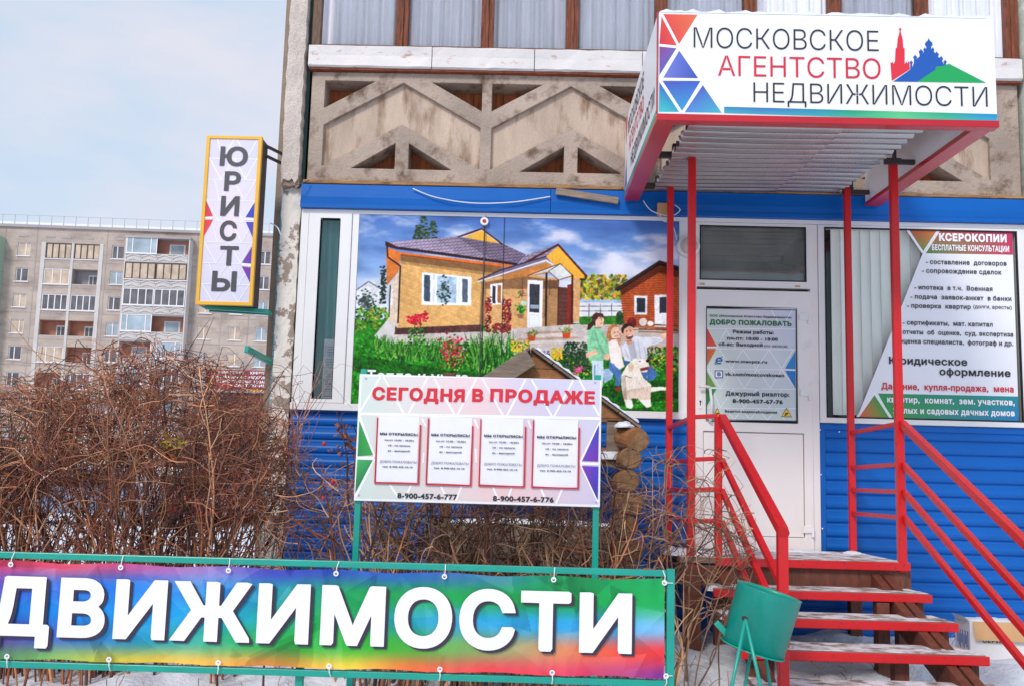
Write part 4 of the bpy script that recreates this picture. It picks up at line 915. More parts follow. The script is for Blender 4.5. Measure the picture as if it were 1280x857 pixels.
wpx('(долги, аресты)', 560, 712, 369, 15, 'greyk', .015); wpx('Юридическое', 226, 536, 590, 30, 'black', .03); wpx('оформление', 426, 708, 634, 30, 'black', .03)
wpx('Дарение,  купля-продажа,  мена', 196, 720, 692, 26, 'redp', .03); wpx('квартир,  комнат,  зем. участков,', 218, 724, 744, 25, 'whitep', .045); wpx('жилых и садовых дачных домов', 240, 724, 787, 25, 'whitep', .045)
#PART4
# ================================================================== CANOPY OVER THE DOOR
CA = empty('entrance_canopy', (1.8, 8.1, 3.5), 'red and white light box canopy with corrugated zinc underside above the entrance', 'canopy')
YF, YB = 6.0, 8.1
cx0, cx1 = .735, 2.762
def czb(y): return 3.463+(y-YF)*.037        # lower edge climbs towards the wall
H = .645
MB().box(cx0+.004, cx1-.004, YF, YF+.05, 3.468, 3.463+H).build('front_panel', M['signw'], CA, bevel=.003)
for x0, x1 in ((cx0, cx0+.11), (cx1-.11, cx1)):
    mb = MB(); ya = YF+.052
    mb.add([(x, y, z) for x in (x0, x1) for y, z in ((ya, czb(ya)+.006), (YB, czb(YB)+.006), (YB, czb(YB)+H*.97), (ya, czb(ya)+H))], [(0, 1, 2, 3), (7, 6, 5, 4), (0, 4, 5, 1), (1, 5, 6, 2), (2, 6, 7, 3), (3, 7, 4, 0)])
    mb.build('side_panel', M['signw'], CA, bevel=.002)
# red trim: lower faces of the boxes
MB().box(cx0-.004, cx1+.004, YF-.006, YF+.075, 3.425, 3.467).build('red_trim', M['redtrim'], CA, bevel=.004)
for x0, x1 in ((cx0-.003, cx0+.113), (cx1-.113, cx1+.003)):
    mb = MB(); ya = YF+.078
    mb.add([(x, y, z) for x in (x0, x1) for y, z in ((ya, czb(ya)-.028), (YB, czb(YB)-.028), (YB, czb(YB)+.004), (ya, czb(ya)+.004))], [(0, 1, 2, 3), (7, 6, 5, 4), (0, 4, 5, 1), (1, 5, 6, 2), (2, 6, 7, 3), (3, 7, 4, 0)])
    mb.build('red_trim', M['redtrim'], CA, bevel=.003)
MB().box(cx0-.006, cx0-.001, YF-.008, YF+.02, 3.47, 3.463+H).build('corner_trim', M['redtrim'], CA)
# corrugated roof sheets
def sheet(x0, x1, zo):
    mb = MB(); n = 15*8; ys = [6.12+(8.1-6.12)*i/n for i in range(n+1)]
    def zz(y, x): 
        w = math.sin((y-6.12)/(1.98/15)*2*math.pi); w = max(-1, min(1, w*2.0))
        return 3.475+(y-6.1)*.062+zo+.026*w+.004*math.sin(x*3+y)
    m = 12
    for x in [x0+(x1-x0)*i/m for i in range(m+1)]:
        mb.add([(x+.008*math.sin(y*60)*(1 if x in (x0, x1) else 0), y, zz(y, x)) for y in ys], [])
    mb.f = [(i*(n+1)+j, i*(n+1)+j+1, (i+1)*(n+1)+j+1, (i+1)*(n+1)+j) for i in range(m) for j in range(n)]
    return mb
sheet(.965, 1.93, .03).build('roof_sheet', M['zinc'], CA, smooth=True); sheet(1.80, 2.44, .036).build('roof_sheet', M['zinc'], CA, smooth=True)
for y in (6.13, 7.02, 7.98):
    z = 3.475+(y-6.1)*.062
    MB().box(cx0+.115, .965, y, y+.04, z, z+.04).build('angle_bracket', M['steel'], CA); MB().box(2.44, cx1-.115, y, y+.03, z-.012, z+.02).box(2.50, 2.52, y, y+.03, z+.018, z+.1).build('angle_bracket', M['steel'], CA)
    MB().box(.968, 2.42, y, y+.045, z+.052, z+.1).build('cross_bearer', M['wooddark'], CA, bevel=.003)
MB().box(cx0+.12, 2.43, YF+.085, YF+.12, 3.44, 3.50).build('front_bearer', M['wooddark'], CA, bevel=.004)
sn = MB(); n = 50
for i in range(n+1):
    x = cx0+.01+(cx1-cx0-.02)*i/n; hgt = .012+.018*abs(math.sin(i*.9)+.5*math.sin(i*2.3))
    sn.add([(x, YF+.0, 3.464+H), (x, YF+.01, 3.464+H+hgt*.8), (x, YF+.2, 3.464+H+hgt+.02), (x, YF+1.6, 3.464+H+.04)], [])
sn.f = [(i*4+j, i*4+j+1, i*4+j+5, i*4+j+4) for i in range(n) for j in range(3)]
sn.build('canopy_snow', M['snow'], CA, smooth=True, kind='stuff')
# print on the front
ff = pxfn(760, 0, 2.46, YF); d = Decal(ff); Wt = (246, 244, 248)
d.poly([(165, 44), (282, 46), (215, 146), (158, 136)], [(230, 60, 60), (226, 110, 70), (236, 70, 60), (210, 40, 60)])
d.poly([(158, 138), (216, 146), (158, 232)], [(140, 60, 130), (110, 90, 170), (90, 90, 180)])
d.poly([(222, 152), (282, 243), (170, 240)], [(90, 110, 200), (50, 70, 170), (110, 120, 200)]); d.poly([(168, 250), (284, 250), (228, 342)], [(70, 80, 180), (60, 90, 190), (50, 150, 200)])
d.poly([(158, 252), (220, 345), (156, 345)], [(40, 90, 180), (40, 160, 180), (60, 190, 190)]); d.poly([(295, 258), (350, 348), (236, 346)], [(70, 80, 180), (60, 170, 190), (80, 130, 200)])
for a, b in (((165, 44), (222, 152)), ((158, 140), (216, 146)), ((282, 44), (158, 240)), ((158, 244), (284, 246)), ((218, 148), (356, 350)), ((158, 246), (224, 346)), ((292, 252), (230, 346))): d.line(a, b, 8, Wt)
strip = [(357, (40, 130, 170)), (480, (50, 110, 180)), (640, (30, 130, 170)), (760, (30, 150, 110)), (900, (90, 190, 120)), (1040, (40, 160, 120)), (1196, (20, 130, 200))]
for (xa, ca_), (xb, cb_) in zip(strip, strip[1:]):
    ya = 329+(xa-357)*.0274; yb_ = 329+(xb-357)*.0274; za = 349+(xa-357)*.031; zb_ = 349+(xb-357)*.031
    d.poly([(xa, ya), (xb, yb_), (xb, zb_), (xa, za)], [ca_, cb_, mixcol(cb_, (90, 210, 180), .4), mixcol(ca_, (90, 210, 180), .4)])
# tower, cathedral and roof of the emblem
R_ = (222, 40, 60); Bc = (20, 84, 170); Gc = (20, 160, 84)
d.poly([(868, 190), (872, 196), (874, 190), (878, 198), (882, 190), (884, 150), (888, 148), (890, 122), (896, 100), (898, 88), (900, 100), (906, 122), (908, 148), (912, 150), (912, 198), (918, 190), (920, 196), (926, 188), (928, 214), (872, 250)], R_)
def star(cx, cy, r, col): d.poly([(cx+(r if k % 2 == 0 else r*.42)*math.sin(math.pi*k/5), cy-(r if k % 2 == 0 else r*.42)*math.cos(math.pi*k/5)) for k in range(10)], col)
star(898, 91, 6, R_)
def dome(x, top, r, base): d.poly([(x-r*.6, base), (x-r*.6, top+r*2.3), (x-r, top+r*1.7), (x-r*.9, top+r*1.2), (x-r*.3, top+r*.7), (x, top), (x+r*.3, top+r*.7), (x+r*.9, top+r*1.2), (x+r, top+r*1.7), (x+r*.6, top+r*2.3), (x+r*.6, base)], Bc)
d.poly([(876, 252), (934, 212), (944, 186), (966, 168), (978, 150), (996, 152), (1010, 170), (1028, 190), (1036, 206), (1012, 208), (1000, 222), (958, 253)], Bc)
dome(986, 118, 12, 170); dome(962, 150, 7, 180); dome(1010, 158, 7, 190); dome(944, 168, 6, 200); dome(1024, 172, 6, 200); dome(932, 186, 5, 215); dome(1036, 184, 5, 206); dome(974, 146, 5, 180); dome(998, 146, 5, 180)
d.poly([(950, 253), (1006, 216), (1008, 206), (1032, 204), (1048, 197), (1162, 256)], Gc)
d.build(CA)
def cpx(par, s, x0, x1, yb, cap, m, bold): return textpx(par, s, 760+x0/2.46, 760+x1/2.46, yb/2.46, cap/2.46, YF, M[m], bold, .004)
cpx(CA, 'МОСКОВСКОЕ', 263, 832, 153, 62, 'black', -.013); cpx(CA, 'АГЕНТСТВО', 338, 838, 239, 62, 'redp', -.005); cpx(CA, 'НЕДВИЖИМОСТИ', 447, 1167, 322, 60, 'black', -.013)
# the same print on the left side box, reading from the wall outwards
fs_ = lambda u, w, e: (cx0-e, YB-u, czb(YB-u)+w)
for s, u0, u1, w0, m in (('МОСКОВСКОЕ', .25, 1.35, .44, 'black'), ('АГЕНТСТВО', .35, 1.35, .28, 'redp'), ('НЕДВИЖИМОСТИ', .5, 1.95, .11, 'black')):
    mb = MB(); text_mesh(mb, s, fs_, u0, u1, w0, .115, .008, 0, .003); mb.build('lettering', M[m], CA)
d = Decal(fs_); d.poly([(0, .0), (2.04, .0), (2.04, .05), (0, .05)], [(30, 140, 190), (40, 160, 120), (60, 180, 140), (40, 130, 180)]); d.poly([(.02, .06), (.2, .06), (.11, .3)], (60, 90, 180)); d.poly([(.02, .62), (.2, .62), (.11, .4)], (220, 70, 60)); d.build(CA)

# ================================================================== ENTRANCE STAIRS
ST = empty('entrance_stairs', (1.8, 6.8, .1), 'snow dusted timber steps and landing with red edge strips and railings at the white door', 'stairs')
YLF = 7.05
zL = .808
for k in range(5):
    y0 = YLF+.012+k*.215; MB().box(1.04+rnd.uniform(-.015, .015), 2.552, y0, y0+.205, zL-.045, zL-rnd.uniform(0, .006)).build('tread_board', M['tread'], ST, bevel=.006)
MB().box(1.285, 2.556, YLF-.014, YLF+.006, zL-.058, zL-.004).build('red_edge_strip', M['red'], ST, bevel=.004)
steps = [(6.67, .642, 1.19, 2.535), (6.27, .520, 1.18, 2.53), (5.87, .396, 1.20, 2.53), (5.47, .262, 1.20, 2.53)]
for k, (y, z, a, b) in enumerate(steps):
    MB().box(a, b, y+.004, y+.165, z-.035, z).build('tread_board', M['tread'], ST, bevel=.006)
    MB().box(a+.01, b-.006, y+.175, y+.335, z-.035, z-.002).build('tread_board', M['tread'], ST, bevel=.006)
    MB().box(a, b+.012, y-.016, y+.002, z-.056, z-.006).build('red_edge_strip', M['red'], ST, bevel=.004)
    for x in (a+.05, b-.06): MB().box(x, x+.045, y+.06, y+.11, z-.17, z-.037).build('tread_block', M['brownp'], ST, bevel=.004)
for x in (1.31, 2.335, 2.405):
    MB().bar((x, 7.12, .66), (x, 5.0, -.02), .055, .15).build('stringer', M['brownp'], ST, bevel=.005)
for (x, y, w, z1) in ((1.06, 7.0, .11, .75), (1.28, 7.12, .08, .74), (2.49, 7.1, .09, .75), (2.2, 6.65, .08, .58), (1.06, 8.0, .1, .75), (2.45, 8.0, .09, .75), (2.06, 5.95, .08, .33), (1.33, 5.95, .07, .33)):
    MB().box(x, x+w, y, y+w, -.15, z1).build('support_post', M['brownp'], ST, bevel=.005)
MB().box(1.04, 1.28, 7.02, 7.09, .62, .752).build('landing_beam', M['brownp'], ST, bevel=.005); MB().box(1.29, 2.55, 7.08, 7.14, .62, .752).build('landing_beam', M['brownp'], ST, bevel=.005)
MB().box(1.04, 1.09, 7.1, 8.1, .62, .752).build('landing_beam', M['brownp'], ST, bevel=.005); MB().box(2.50, 2.55, 7.15, 8.1, .62, .752).build('landing_beam', M['brownp'], ST, bevel=.005)
# canopy posts are welded to the railing and belong to the stairs
pw = .052
PX = dict(lf=(1.115, 7.10), rf=(2.515, 7.08), lb=(1.088, 8.0), rb=(2.475, 8.0))
for k, (x, y) in PX.items():
    zt = 3.505+(y-6.1)*.062; w = pw if k[1] == 'f' else .048
    MB().box(x-w/2, x+w/2, y-w/2, y+w/2, .74, zt).build('canopy_post', M['red'], ST, bevel=.004)
    MB().box(x-.05, x+.05, y-.03, y+.03, zt-.002, zt+.004).build('post_plate', M['steel'], ST)
MB().box(1.297-.024, 1.297+.024, 7.06, 7.108, .74, 1.742).build('rail_post', M['red'], ST, bevel=.004)
nwx, nwy = 1.318, 5.42
MB().box(nwx-.026, nwx+.026, nwy-.026, nwy+.026, -.15, 1.045).build('newel_post', M['red'], ST, bevel=.004)
rx, ry = 2.53, 4.9
def rail(a, b, w=.03, hh=.03, nm='rail'): MB().bar(a, b, w, hh).build(nm, M['red'], ST, bevel=.003)
lv = [1.735, 1.448, 1.245, 1.035]
lb_ = [at(834, 534.5, 8.0)[1], at(834, 576.5, 8.0)[1], 1.245, 1.05]
for zf, zbk in zip(lv, lb_):
    rail((1.088, 8.0, zbk), (1.112, 7.125, zf-.01)); rail((1.135, 7.09, zf), (1.29, 7.075, zf+.01))
sl_ = .415
def down(x, y, z, ye, w=.036): rail((x, y, z), (x, ye, z-(y-ye)*sl_), w, w)
down(1.318, 7.06, 1.735, 5.40, .05); MB().tube([(1.318, 5.42, 1.735-1.64*sl_), (1.318, 5.385, 1.735-1.675*sl_)], .03, 12).build('rail_cap', M['red'], ST)
for z in lv[1:]: down(1.318, 7.06, z, 5.44, .034)
rv = [at(1118, 529, 7.08)[1], at(1118, 580, 7.08)[1], at(1118, 614, 7.08)[1], at(1118, 646, 7.08)[1]]
rb_ = [at(1060, 540.5, 8)[1], at(1060, 584, 8)[1], at(1060, 611.5, 8)[1], at(1060, 641, 8)[1]]
for zf, zbk in zip(rv, rb_): rail((2.478, 7.98, zbk), (2.512, 7.1, zf))
down(2.53, 7.06, rv[0], ry, .046)
for z in rv[1:]: down(2.53, 7.06, z, ry, .034)
MB().box(2.53-.026, 2.53+.026, ry-.026, ry+.026, -.15, rv[0]-(7.06-ry)*sl_).build('newel_post', M['red'], ST, bevel=.004)
sn = MB(); r3 = random.Random(5)
def lump(mb, x, y, z, rx, ry, rz, r, n=10, m=6):
    b = len(mb.v); vs = []
    for j in range(m+1):
        for i in range(n):
            t = 2*math.pi*i/n; p = math.pi/2*j/m; k = 1+r.uniform(-.12, .12); vs.append((x+rx*math.cos(t)*math.cos(p)*k, y+ry*math.sin(t)*math.cos(p)*k, z+rz*math.sin(p)*k))
    mb.add(vs, [(j*n+i, j*n+(i+1) % n, (j+1)*n+(i+1) % n, (j+1)*n+i) for j in range(m) for i in range(n)])
for (x, y, a, b, c) in ((1.06, 7.3, .1, .14, .045), (1.17, 7.12, .07, .05, .05), (1.05, 7.7, .06, .2, .04), (1.25, 7.16, .05, .04, .03), (2.0, 7.95, .3, .05, .02), (2.44, 7.9, .08, .08, .025), (1.2, 6.73, .05, .05, .03), (1.2, 6.3, .04, .04, .02)): lump(sn, x, y, zL-.008 if y > 7 else (.62 if y > 6.5 else .495), a, b, c, r3)
tag(sn.build('settled_snow', M['snow'], ST, smooth=True), kind='stuff')

# ================================================================== SMALL THINGS ON THE FACADE
# porch lamp beside the door
lx, lz = at(860.5, 308.5, 8.14)
PL = empty('porch_lamp', (lx, 8.155, lz), 'round frosted porch lamp with white rim on the frame left of the door', 'lamp')
MB().tube([(lx, 8.155, lz), (lx, 8.12, lz), (lx, 8.11, lz)], [.09, .09, .082], 28).build('lamp_base', M['white'], PL, smooth=True, bevel=0)
mb = MB(); lump_v = []
n = 24
for j in range(7):
    for i in range(n):
        t = 2*math.pi*i/n; p = math.pi/2*j/6; mb.v.append((lx+.07*math.cos(t)*math.cos(p), 8.108-.04*math.sin(p), lz+.07*math.sin(t)*math.cos(p)))
mb.f = [(j*n+i, j*n+(i+1) % n, (j+1)*n+(i+1) % n, (j+1)*n+i) for j in range(6) for i in range(n)]
mb.build('lamp_cover', M['frost'], PL, smooth=True)
# junction box under the canopy, cables
jx, jz = at(828, 262, 8.08)
tag(MB().box(jx-.04, jx+.04, 8.06, 8.115, jz-.05, jz+.05).build('junction_box', M['card'], bevel=.006), 'beige junction box on the blue fascia below the left edge of the canopy', 'junction box')
def cable(name, pts, r, m, label):
    P_ = []; q = [Vector(p) for p in pts]; q = [q[0]]+q+[q[-1]]
    for i in range(1, len(q)-2):
        for k in range(8):
            t = k/8; a, b, c, d_ = q[i-1], q[i], q[i+1], q[i+2]
            P_.append(.5*((2*b)+(c-a)*t+(2*a-5*b+4*c-d_)*t*t+(3*b-a-3*c+d_)*t**3))
    P_.append(q[-1]); return tag(MB().tube(P_, r, 6).build(name, M[m], smooth=True), label, 'cable')
def A3(x, y, Y): a, b = at(x, y, Y); return (a, Y, b)
cable('hanging_cable', [A3(516, 236, 8.11), A3(545, 247, 8.1), A3(590, 254, 8.09), A3(640, 253, 8.1), A3(688, 246, 8.11)], .0048, 'cable', 'white cable sagging across the blue fascia above the house mural')
cable('hanging_cable', [A3(804, 251, 8.07), A3(815, 264, 8.05), A3(838, 270, 8.05), A3(850, 263, 8.05), A3(843, 256, 8.06)], .0045, 'cable', 'white cable looped below the left end of the canopy')
cable('hanging_cable', [A3(825, 268, 8.07), A3(828, 276, 8.08), A3(840, 281, 8.1), A3(846, 300, 8.1)], .004, 'cable', 'short white cable dropping from the junction box to the porch lamp')
cable('hanging_cable', [A3(338, 279, 8.3), A3(347, 285, 8.1), A3(352, 300, 8.12), A3(350, 318, 8.3)], .005, 'cable', 'white cable bent round the brown corner strip beside the pillar')
cable('hanging_cable', [A3(352, 232, 8.06), A3(362, 234, 8.05), A3(375, 230, 8.05), A3(386, 226, 8.1)], .004, 'bcable', 'thin grey cable tied round the pillar under its broken corbel')
# wall disc with a thin wire over the mural seam
wx, wz = at(605.5, 277, 8.14)
WD = empty('cable_pulley', (wx, 8.16, wz), 'small white round bracket holding a thin wire on the top edge of the mural', 'bracket')
MB().tube([(wx, 8.16, wz), (wx, 8.13, wz)], .033, 20).build('bracket_disc', M['white'], WD, bevel=.003)
MB().tube([(wx, 8.13, wz), (wx, 8.125, wz)], .015, 12).build('bracket_hub', M['redtrim'], WD)
MB().tube([(wx+.012, 8.145, wz+.05), (wx-.002, 8.15, 2.6), (wx-.006, 8.15, 1.9)], .0035, 5).build('wire', M['bcable'], WD)

# ---- vertical sign at the corner
YS = 7.9
SG = empty('projecting_sign', (-2.15, 8.2, 3.2), 'tall vertical light box with yellow frame, bracketed to the corner of the building', 'sign')
s0, s1, sz0, sz1 = -2.587, -2.146, 2.556, 3.912
MB().box(s0+.004, s1-.004, YS+.012, YS+.2, sz0+.004, sz1-.004).build('sign_box', M['purple'], SG, bevel=.004)
MB().prism([(s0, sz0), (s1, sz0), (s1, sz1), (s0, sz1)], YS-.006, YS+.03, holes=[[(s0+.028, sz0+.028), (s1-.028, sz0+.028), (s1-.028, sz1-.024), (s0+.028, sz1-.024)]]).build('yellow_frame', M['yellow'], SG, bevel=.003)
MB().box(s0+.02, s1-.02, YS+.004, YS+.011, sz0+.02, sz1-.02).build('sign_face', M['signw'], SG)
fj = pxfn(0, 150, 2.597, YS+.004); d = Decal(fj)
def jcol(u, v): return mixcol(gradstops([(0, (216, 206, 226)), (.45, (232, 220, 232)), (1, (210, 206, 228))], u), gradstops([(0, (206, 202, 224)), (.5, (240, 220, 228)), (1, (206, 210, 230))], v), .5)
def xl_(y): return 682-(y-55)*(682-645)/(595-55)
def slant(d_, x, y): return (x-(y-320)*.066+.0, y)
fn0 = d.fn
d.fn = lambda u, w, e: fn0(u-(w-320)*.062, w, e)
X0, X1 = 664.5, 829
d.grid(X0, X1, 57, 594, 4, 12, jcol)
rows = [(58, 100), (112, 183), (190, 262), (330, 396), (402, 466), (474, 540)]
for k, y in enumerate(range(57, 595, 68)):
    ye = min(y+68, 593); zig(d, [X0+4+((k % 2)*-20)+20, X0+45, X0+85, X0+125, X1-6], y, ye, 3.2, (240, 236, 246)); d.line((X0+2, y), (X1-2, y+3), 2.6, (240, 236, 246))
d.poly([(X0+1, 262), (X0+26, 312), (X0+1, 314)], [(196, 30, 70), (230, 50, 60), (220, 40, 60)]); d.poly([(X0+1, 325), (X0+28, 325), (X0+1, 378)], [(220, 40, 60), (236, 60, 60), (230, 50, 80)])
d.poly([(X1-1, 262), (X1-1, 318), (X1-32, 316)], (40, 60, 180)); d.poly([(X1-1, 332), (X1-1, 390), (X1-30, 332)], (70, 60, 180)); d.poly([(X1-1, 405), (X1-1, 468), (X1-34, 464)], [(80, 40, 150), (60, 60, 190), (130, 40, 150)]); d.poly([(X1-1, 480), (X1-1, 535), (X1-34, 476)], [(90, 40, 160), (60, 60, 190), (140, 40, 150)])
d.line((X0+1, 319), (X0+26, 320), 5, (244, 240, 248)); d.line((X1-34, 324), (X1-1, 325), 5, (244, 240, 248)); d.line((X1-36, 471), (X1-1, 473), 5, (244, 240, 248))
d.build(SG)
for ch, x0, x1, y0, y1 in (('Ю', 713, 803, 88, 151), ('Р', 727, 780, 168, 232), ('И', 715, 775, 248, 313), ('С', 712, 767, 328, 393), ('Т', 712, 772, 410, 474), ('Ы', 686, 766, 491, 557)):
    textpx(SG, ch, x0/2.597, x1/2.597, 150+y1/2.597, (y1-y0)/2.597, YS+.004, M['greyk'], .035, .006)
for z in (sz1-.03, sz1-.11):
    MB().bar((s1-.02, YS+.1, z), (-2.04, 8.3, z), .02, .02).build('bracket_arm', M['steel'], SG)
for y_ in (YS+.05, YS+.16): MB().bar((s0+.06, y_, sz0-.012), (-2.06, y_+.12, sz0-.012), .03, .03).build('bracket_arm', M['teal'], SG)
a = at(308, 436, 7.9); b = at(329, 449, 8.2)
tag(MB().bar((a[0], 7.9, a[1]), (-2.05, 8.35, b[1]-.02), .035, .05).build('sign_bracket', M['teal'], bevel=.003), 'bare green bracket arm sticking out from the corner below the vertical sign', 'bracket')

# ================================================================== INFORMATION BOARD ON POSTS
YBd = 5.8
IB = empty('information_board', (-.27, 5.83, 0), 'pale sale board with red heading on two turquoise posts in front of the bushes', 'board')
bx0, bx1, bz0, bz1 = -.947, .412, 1.137, 1.840
MB().box(bx0, bx1, YBd, YBd+.018, bz0, bz1).build('board_panel', M['signw'], IB, bevel=.003)
for x in (-.945, .375):
    MB().box(x, x+.034, YBd+.02, YBd+.055, -.1, 1.87).build('post', M['teal'], IB, bevel=.003)
fb = pxfn(440, 460, 4.0, YBd); d = Decal(fb)
d.fn = lambda u, w, e: fb(u, w, e)
def quadgrid(d_, tl, tr, br, bl, nx_, ny_, cf):
    vs = []; cs = []
    for j in range(ny_+1):
        for i in range(nx_+1):
            u, v = i/nx_, j/ny_; p = ((tl[0]*(1-u)+tr[0]*u)*(1-v)+(bl[0]*(1-u)+br[0]*u)*v, (tl[1]*(1-u)+tr[1]*u)*(1-v)+(bl[1]*(1-u)+br[1]*u)*v)
            vs.append(d_.fn(p[0], p[1], .0006)); cs.append(lin(cf(u, v)))
    d_.mb.add(vs, [(j*(nx_+1)+i, j*(nx_+1)+i+1, (j+1)*(nx_+1)+i+1, (j+1)*(nx_+1)+i) for j in range(ny_) for i in range(nx_)], cs)
quadgrid(d, (50, 38), (1240, 58), (1232, 680), (22, 648), 16, 10, pale)
def zl(l, w=10):
    for a_, b_ in l: d.line(a_, b_, w, (246, 242, 248))
zl([((42, 212), (142, 42)), ((158, 42), (258, 222)), ((284, 222), (378, 46)), ((412, 50), (512, 230)), ((528, 230), (622, 50)), ((652, 52), (756, 236)), ((774, 236), (868, 54)), ((898, 56), (1000, 240)), ((1010, 240), (1106, 60)), ((1138, 60), (1236, 236))])
zl([((36, 226), (1240, 250))], 14)
zl([((36, 232), (112, 440)), ((112, 452), (18, 640)), ((1240, 270), (1140, 470)), ((1140, 470), (1232, 670))], 12)
zl([((190, 580), (236, 652)), ((296, 584), (262, 654)), ((444, 588), (482, 660)), ((548, 588), (520, 662)), ((705, 594), (736, 668)), ((800, 594), (772, 668)), ((944, 600), (976, 674)), ((1050, 604), (1020, 676))])
zl([((350, 250), (372, 290)), ((612, 254), (632, 300)), ((880, 258), (896, 300)), ((360, 420), (356, 470)), ((618, 400), (622, 470))], 8)
d.poly([(37, 262), (106, 432), (28, 438)], [(40, 150, 60), (50, 160, 70), (20, 130, 60)]); d.poly([(27, 456), (104, 458), (16, 622)], [(60, 170, 90), (40, 150, 80), (10, 110, 50)]); d.line((26, 447), (112, 449), 14, (246, 242, 248))
d.poly([(1234, 282), (1230, 465), (1150, 462)], [(40, 60, 180), (110, 40, 160), (120, 60, 180)]); d.poly([(1148, 486), (1232, 490), (1228, 658)], [(130, 50, 170), (70, 60, 190), (40, 40, 160)]); d.line((1142, 474), (1234, 477), 12, (246, 242, 248))
d.build(IB)
def bpx(par, s, x0, x1, yb, cap, m, bold=.02, lift=.004, Y=YBd): return textpx(par, s, 440+x0/4, 440+x1/4, 460+yb/4, cap/4, Y, M[m], bold, lift)
for s, x0, x1, yb in (('СЕГОДНЯ', 100, 563, 163), ('В', 600, 656, 167), ('ПРОДАЖЕ', 690, 1214, 173)): bpx(IB, s, x0, x1, yb, 66, 'redp', .05)
bpx(IB, '8-900-457-6-777', 226, 525, 652, 28, 'black', .04); bpx(IB, '8-900-457-6-776', 704, 1008, 666, 28, 'black', .04)
scw = MB()
for x, y in ((70, 50), (1216, 70), (34, 632), (1222, 668)):
    a, b = at(440+x/4, 460+y/4, YBd); scw.tube([(a, YBd, b), (a, YBd-.004, b)], .005, 8)
scw.build('screw', M['chrome'], IB)
who = ['leftmost of four on the sale board', 'second from the left on the sale board', 'third from the left on the sale board', 'rightmost of four on the sale board']
for k, (xa, xb, ya, yb_) in enumerate(((112, 348, 242, 574), (368, 608, 246, 582), (632, 872, 250, 588), (896, 1140, 256, 596))):
    a0 = at(440+xa/4, 460+yb_/4, YBd); a1 = at(440+xb/4, 460+ya/4, YBd); w = a1[0]-a0[0]; x0, z0, x1, z1 = a0[0], a0[1], a1[0], a1[1]
    MB().box(x0, x0+.006, YBd-.012, YBd, z0, z1-.01).box(x0+.006, x1, YBd-.012, YBd, z0, z0+.007).box(x1-.007, x1, YBd-.012, YBd, z0+.007, z1-.045).build('paper_pocket', M['pocket'], IB)
    PN = empty('notice_sheet', (x0+w/2, YBd-.006, z0), 'white printed notice in red pocket, '+who[k], 'notice', 'four paper notices in the pockets of the sale board')
    sh = MB(); n = 10; tilt = rnd.uniform(-.002, .002)
    for j in range(n+1):
        for i in range(7):
            u, v = i/6, j/n; sh.v.append((x0+.009+(w-.02)*u+tilt*v*3+.003*(k % 2)*v, YBd-.005-.003*math.sin(v*3+u*2+k)*v, z0+.009+(z1-z0-.009)*v+.002*math.sin(u*3+k)))
    sh.f = [(j*7+i, j*7+i+1, (j+1)*7+i+1, (j+1)*7+i) for j in range(n) for i in range(6)]; sh.build('paper', M['paper'], PN, smooth=True)
    for s, f0, f1, fy, cap, bo in (('МЫ ОТКРЫЛИСЬ!', .12, .92, .28, 13, .05), ('пн-пт 10:00 - 18:00ч', .22, .84, .365, 9, .03), ('сб - по записи', .29, .76, .445, 9, .03), ('вс - выходной', .29, .75, .525, 9, .03), ('ДОБРО ПОЖАЛОВАТЬ!', .12, .90, .695, 12, .0), ('тел. 8-900-455-10-10', .17, .81, .765, 9, .03)):
        yy = ya+(yb_-ya)*fy; bpx(PN, s, xa+(xb-xa)*f0, xa+(xb-xa)*f1, yy, cap, 'greyk' if bo == 0 else 'black', bo, .0105)

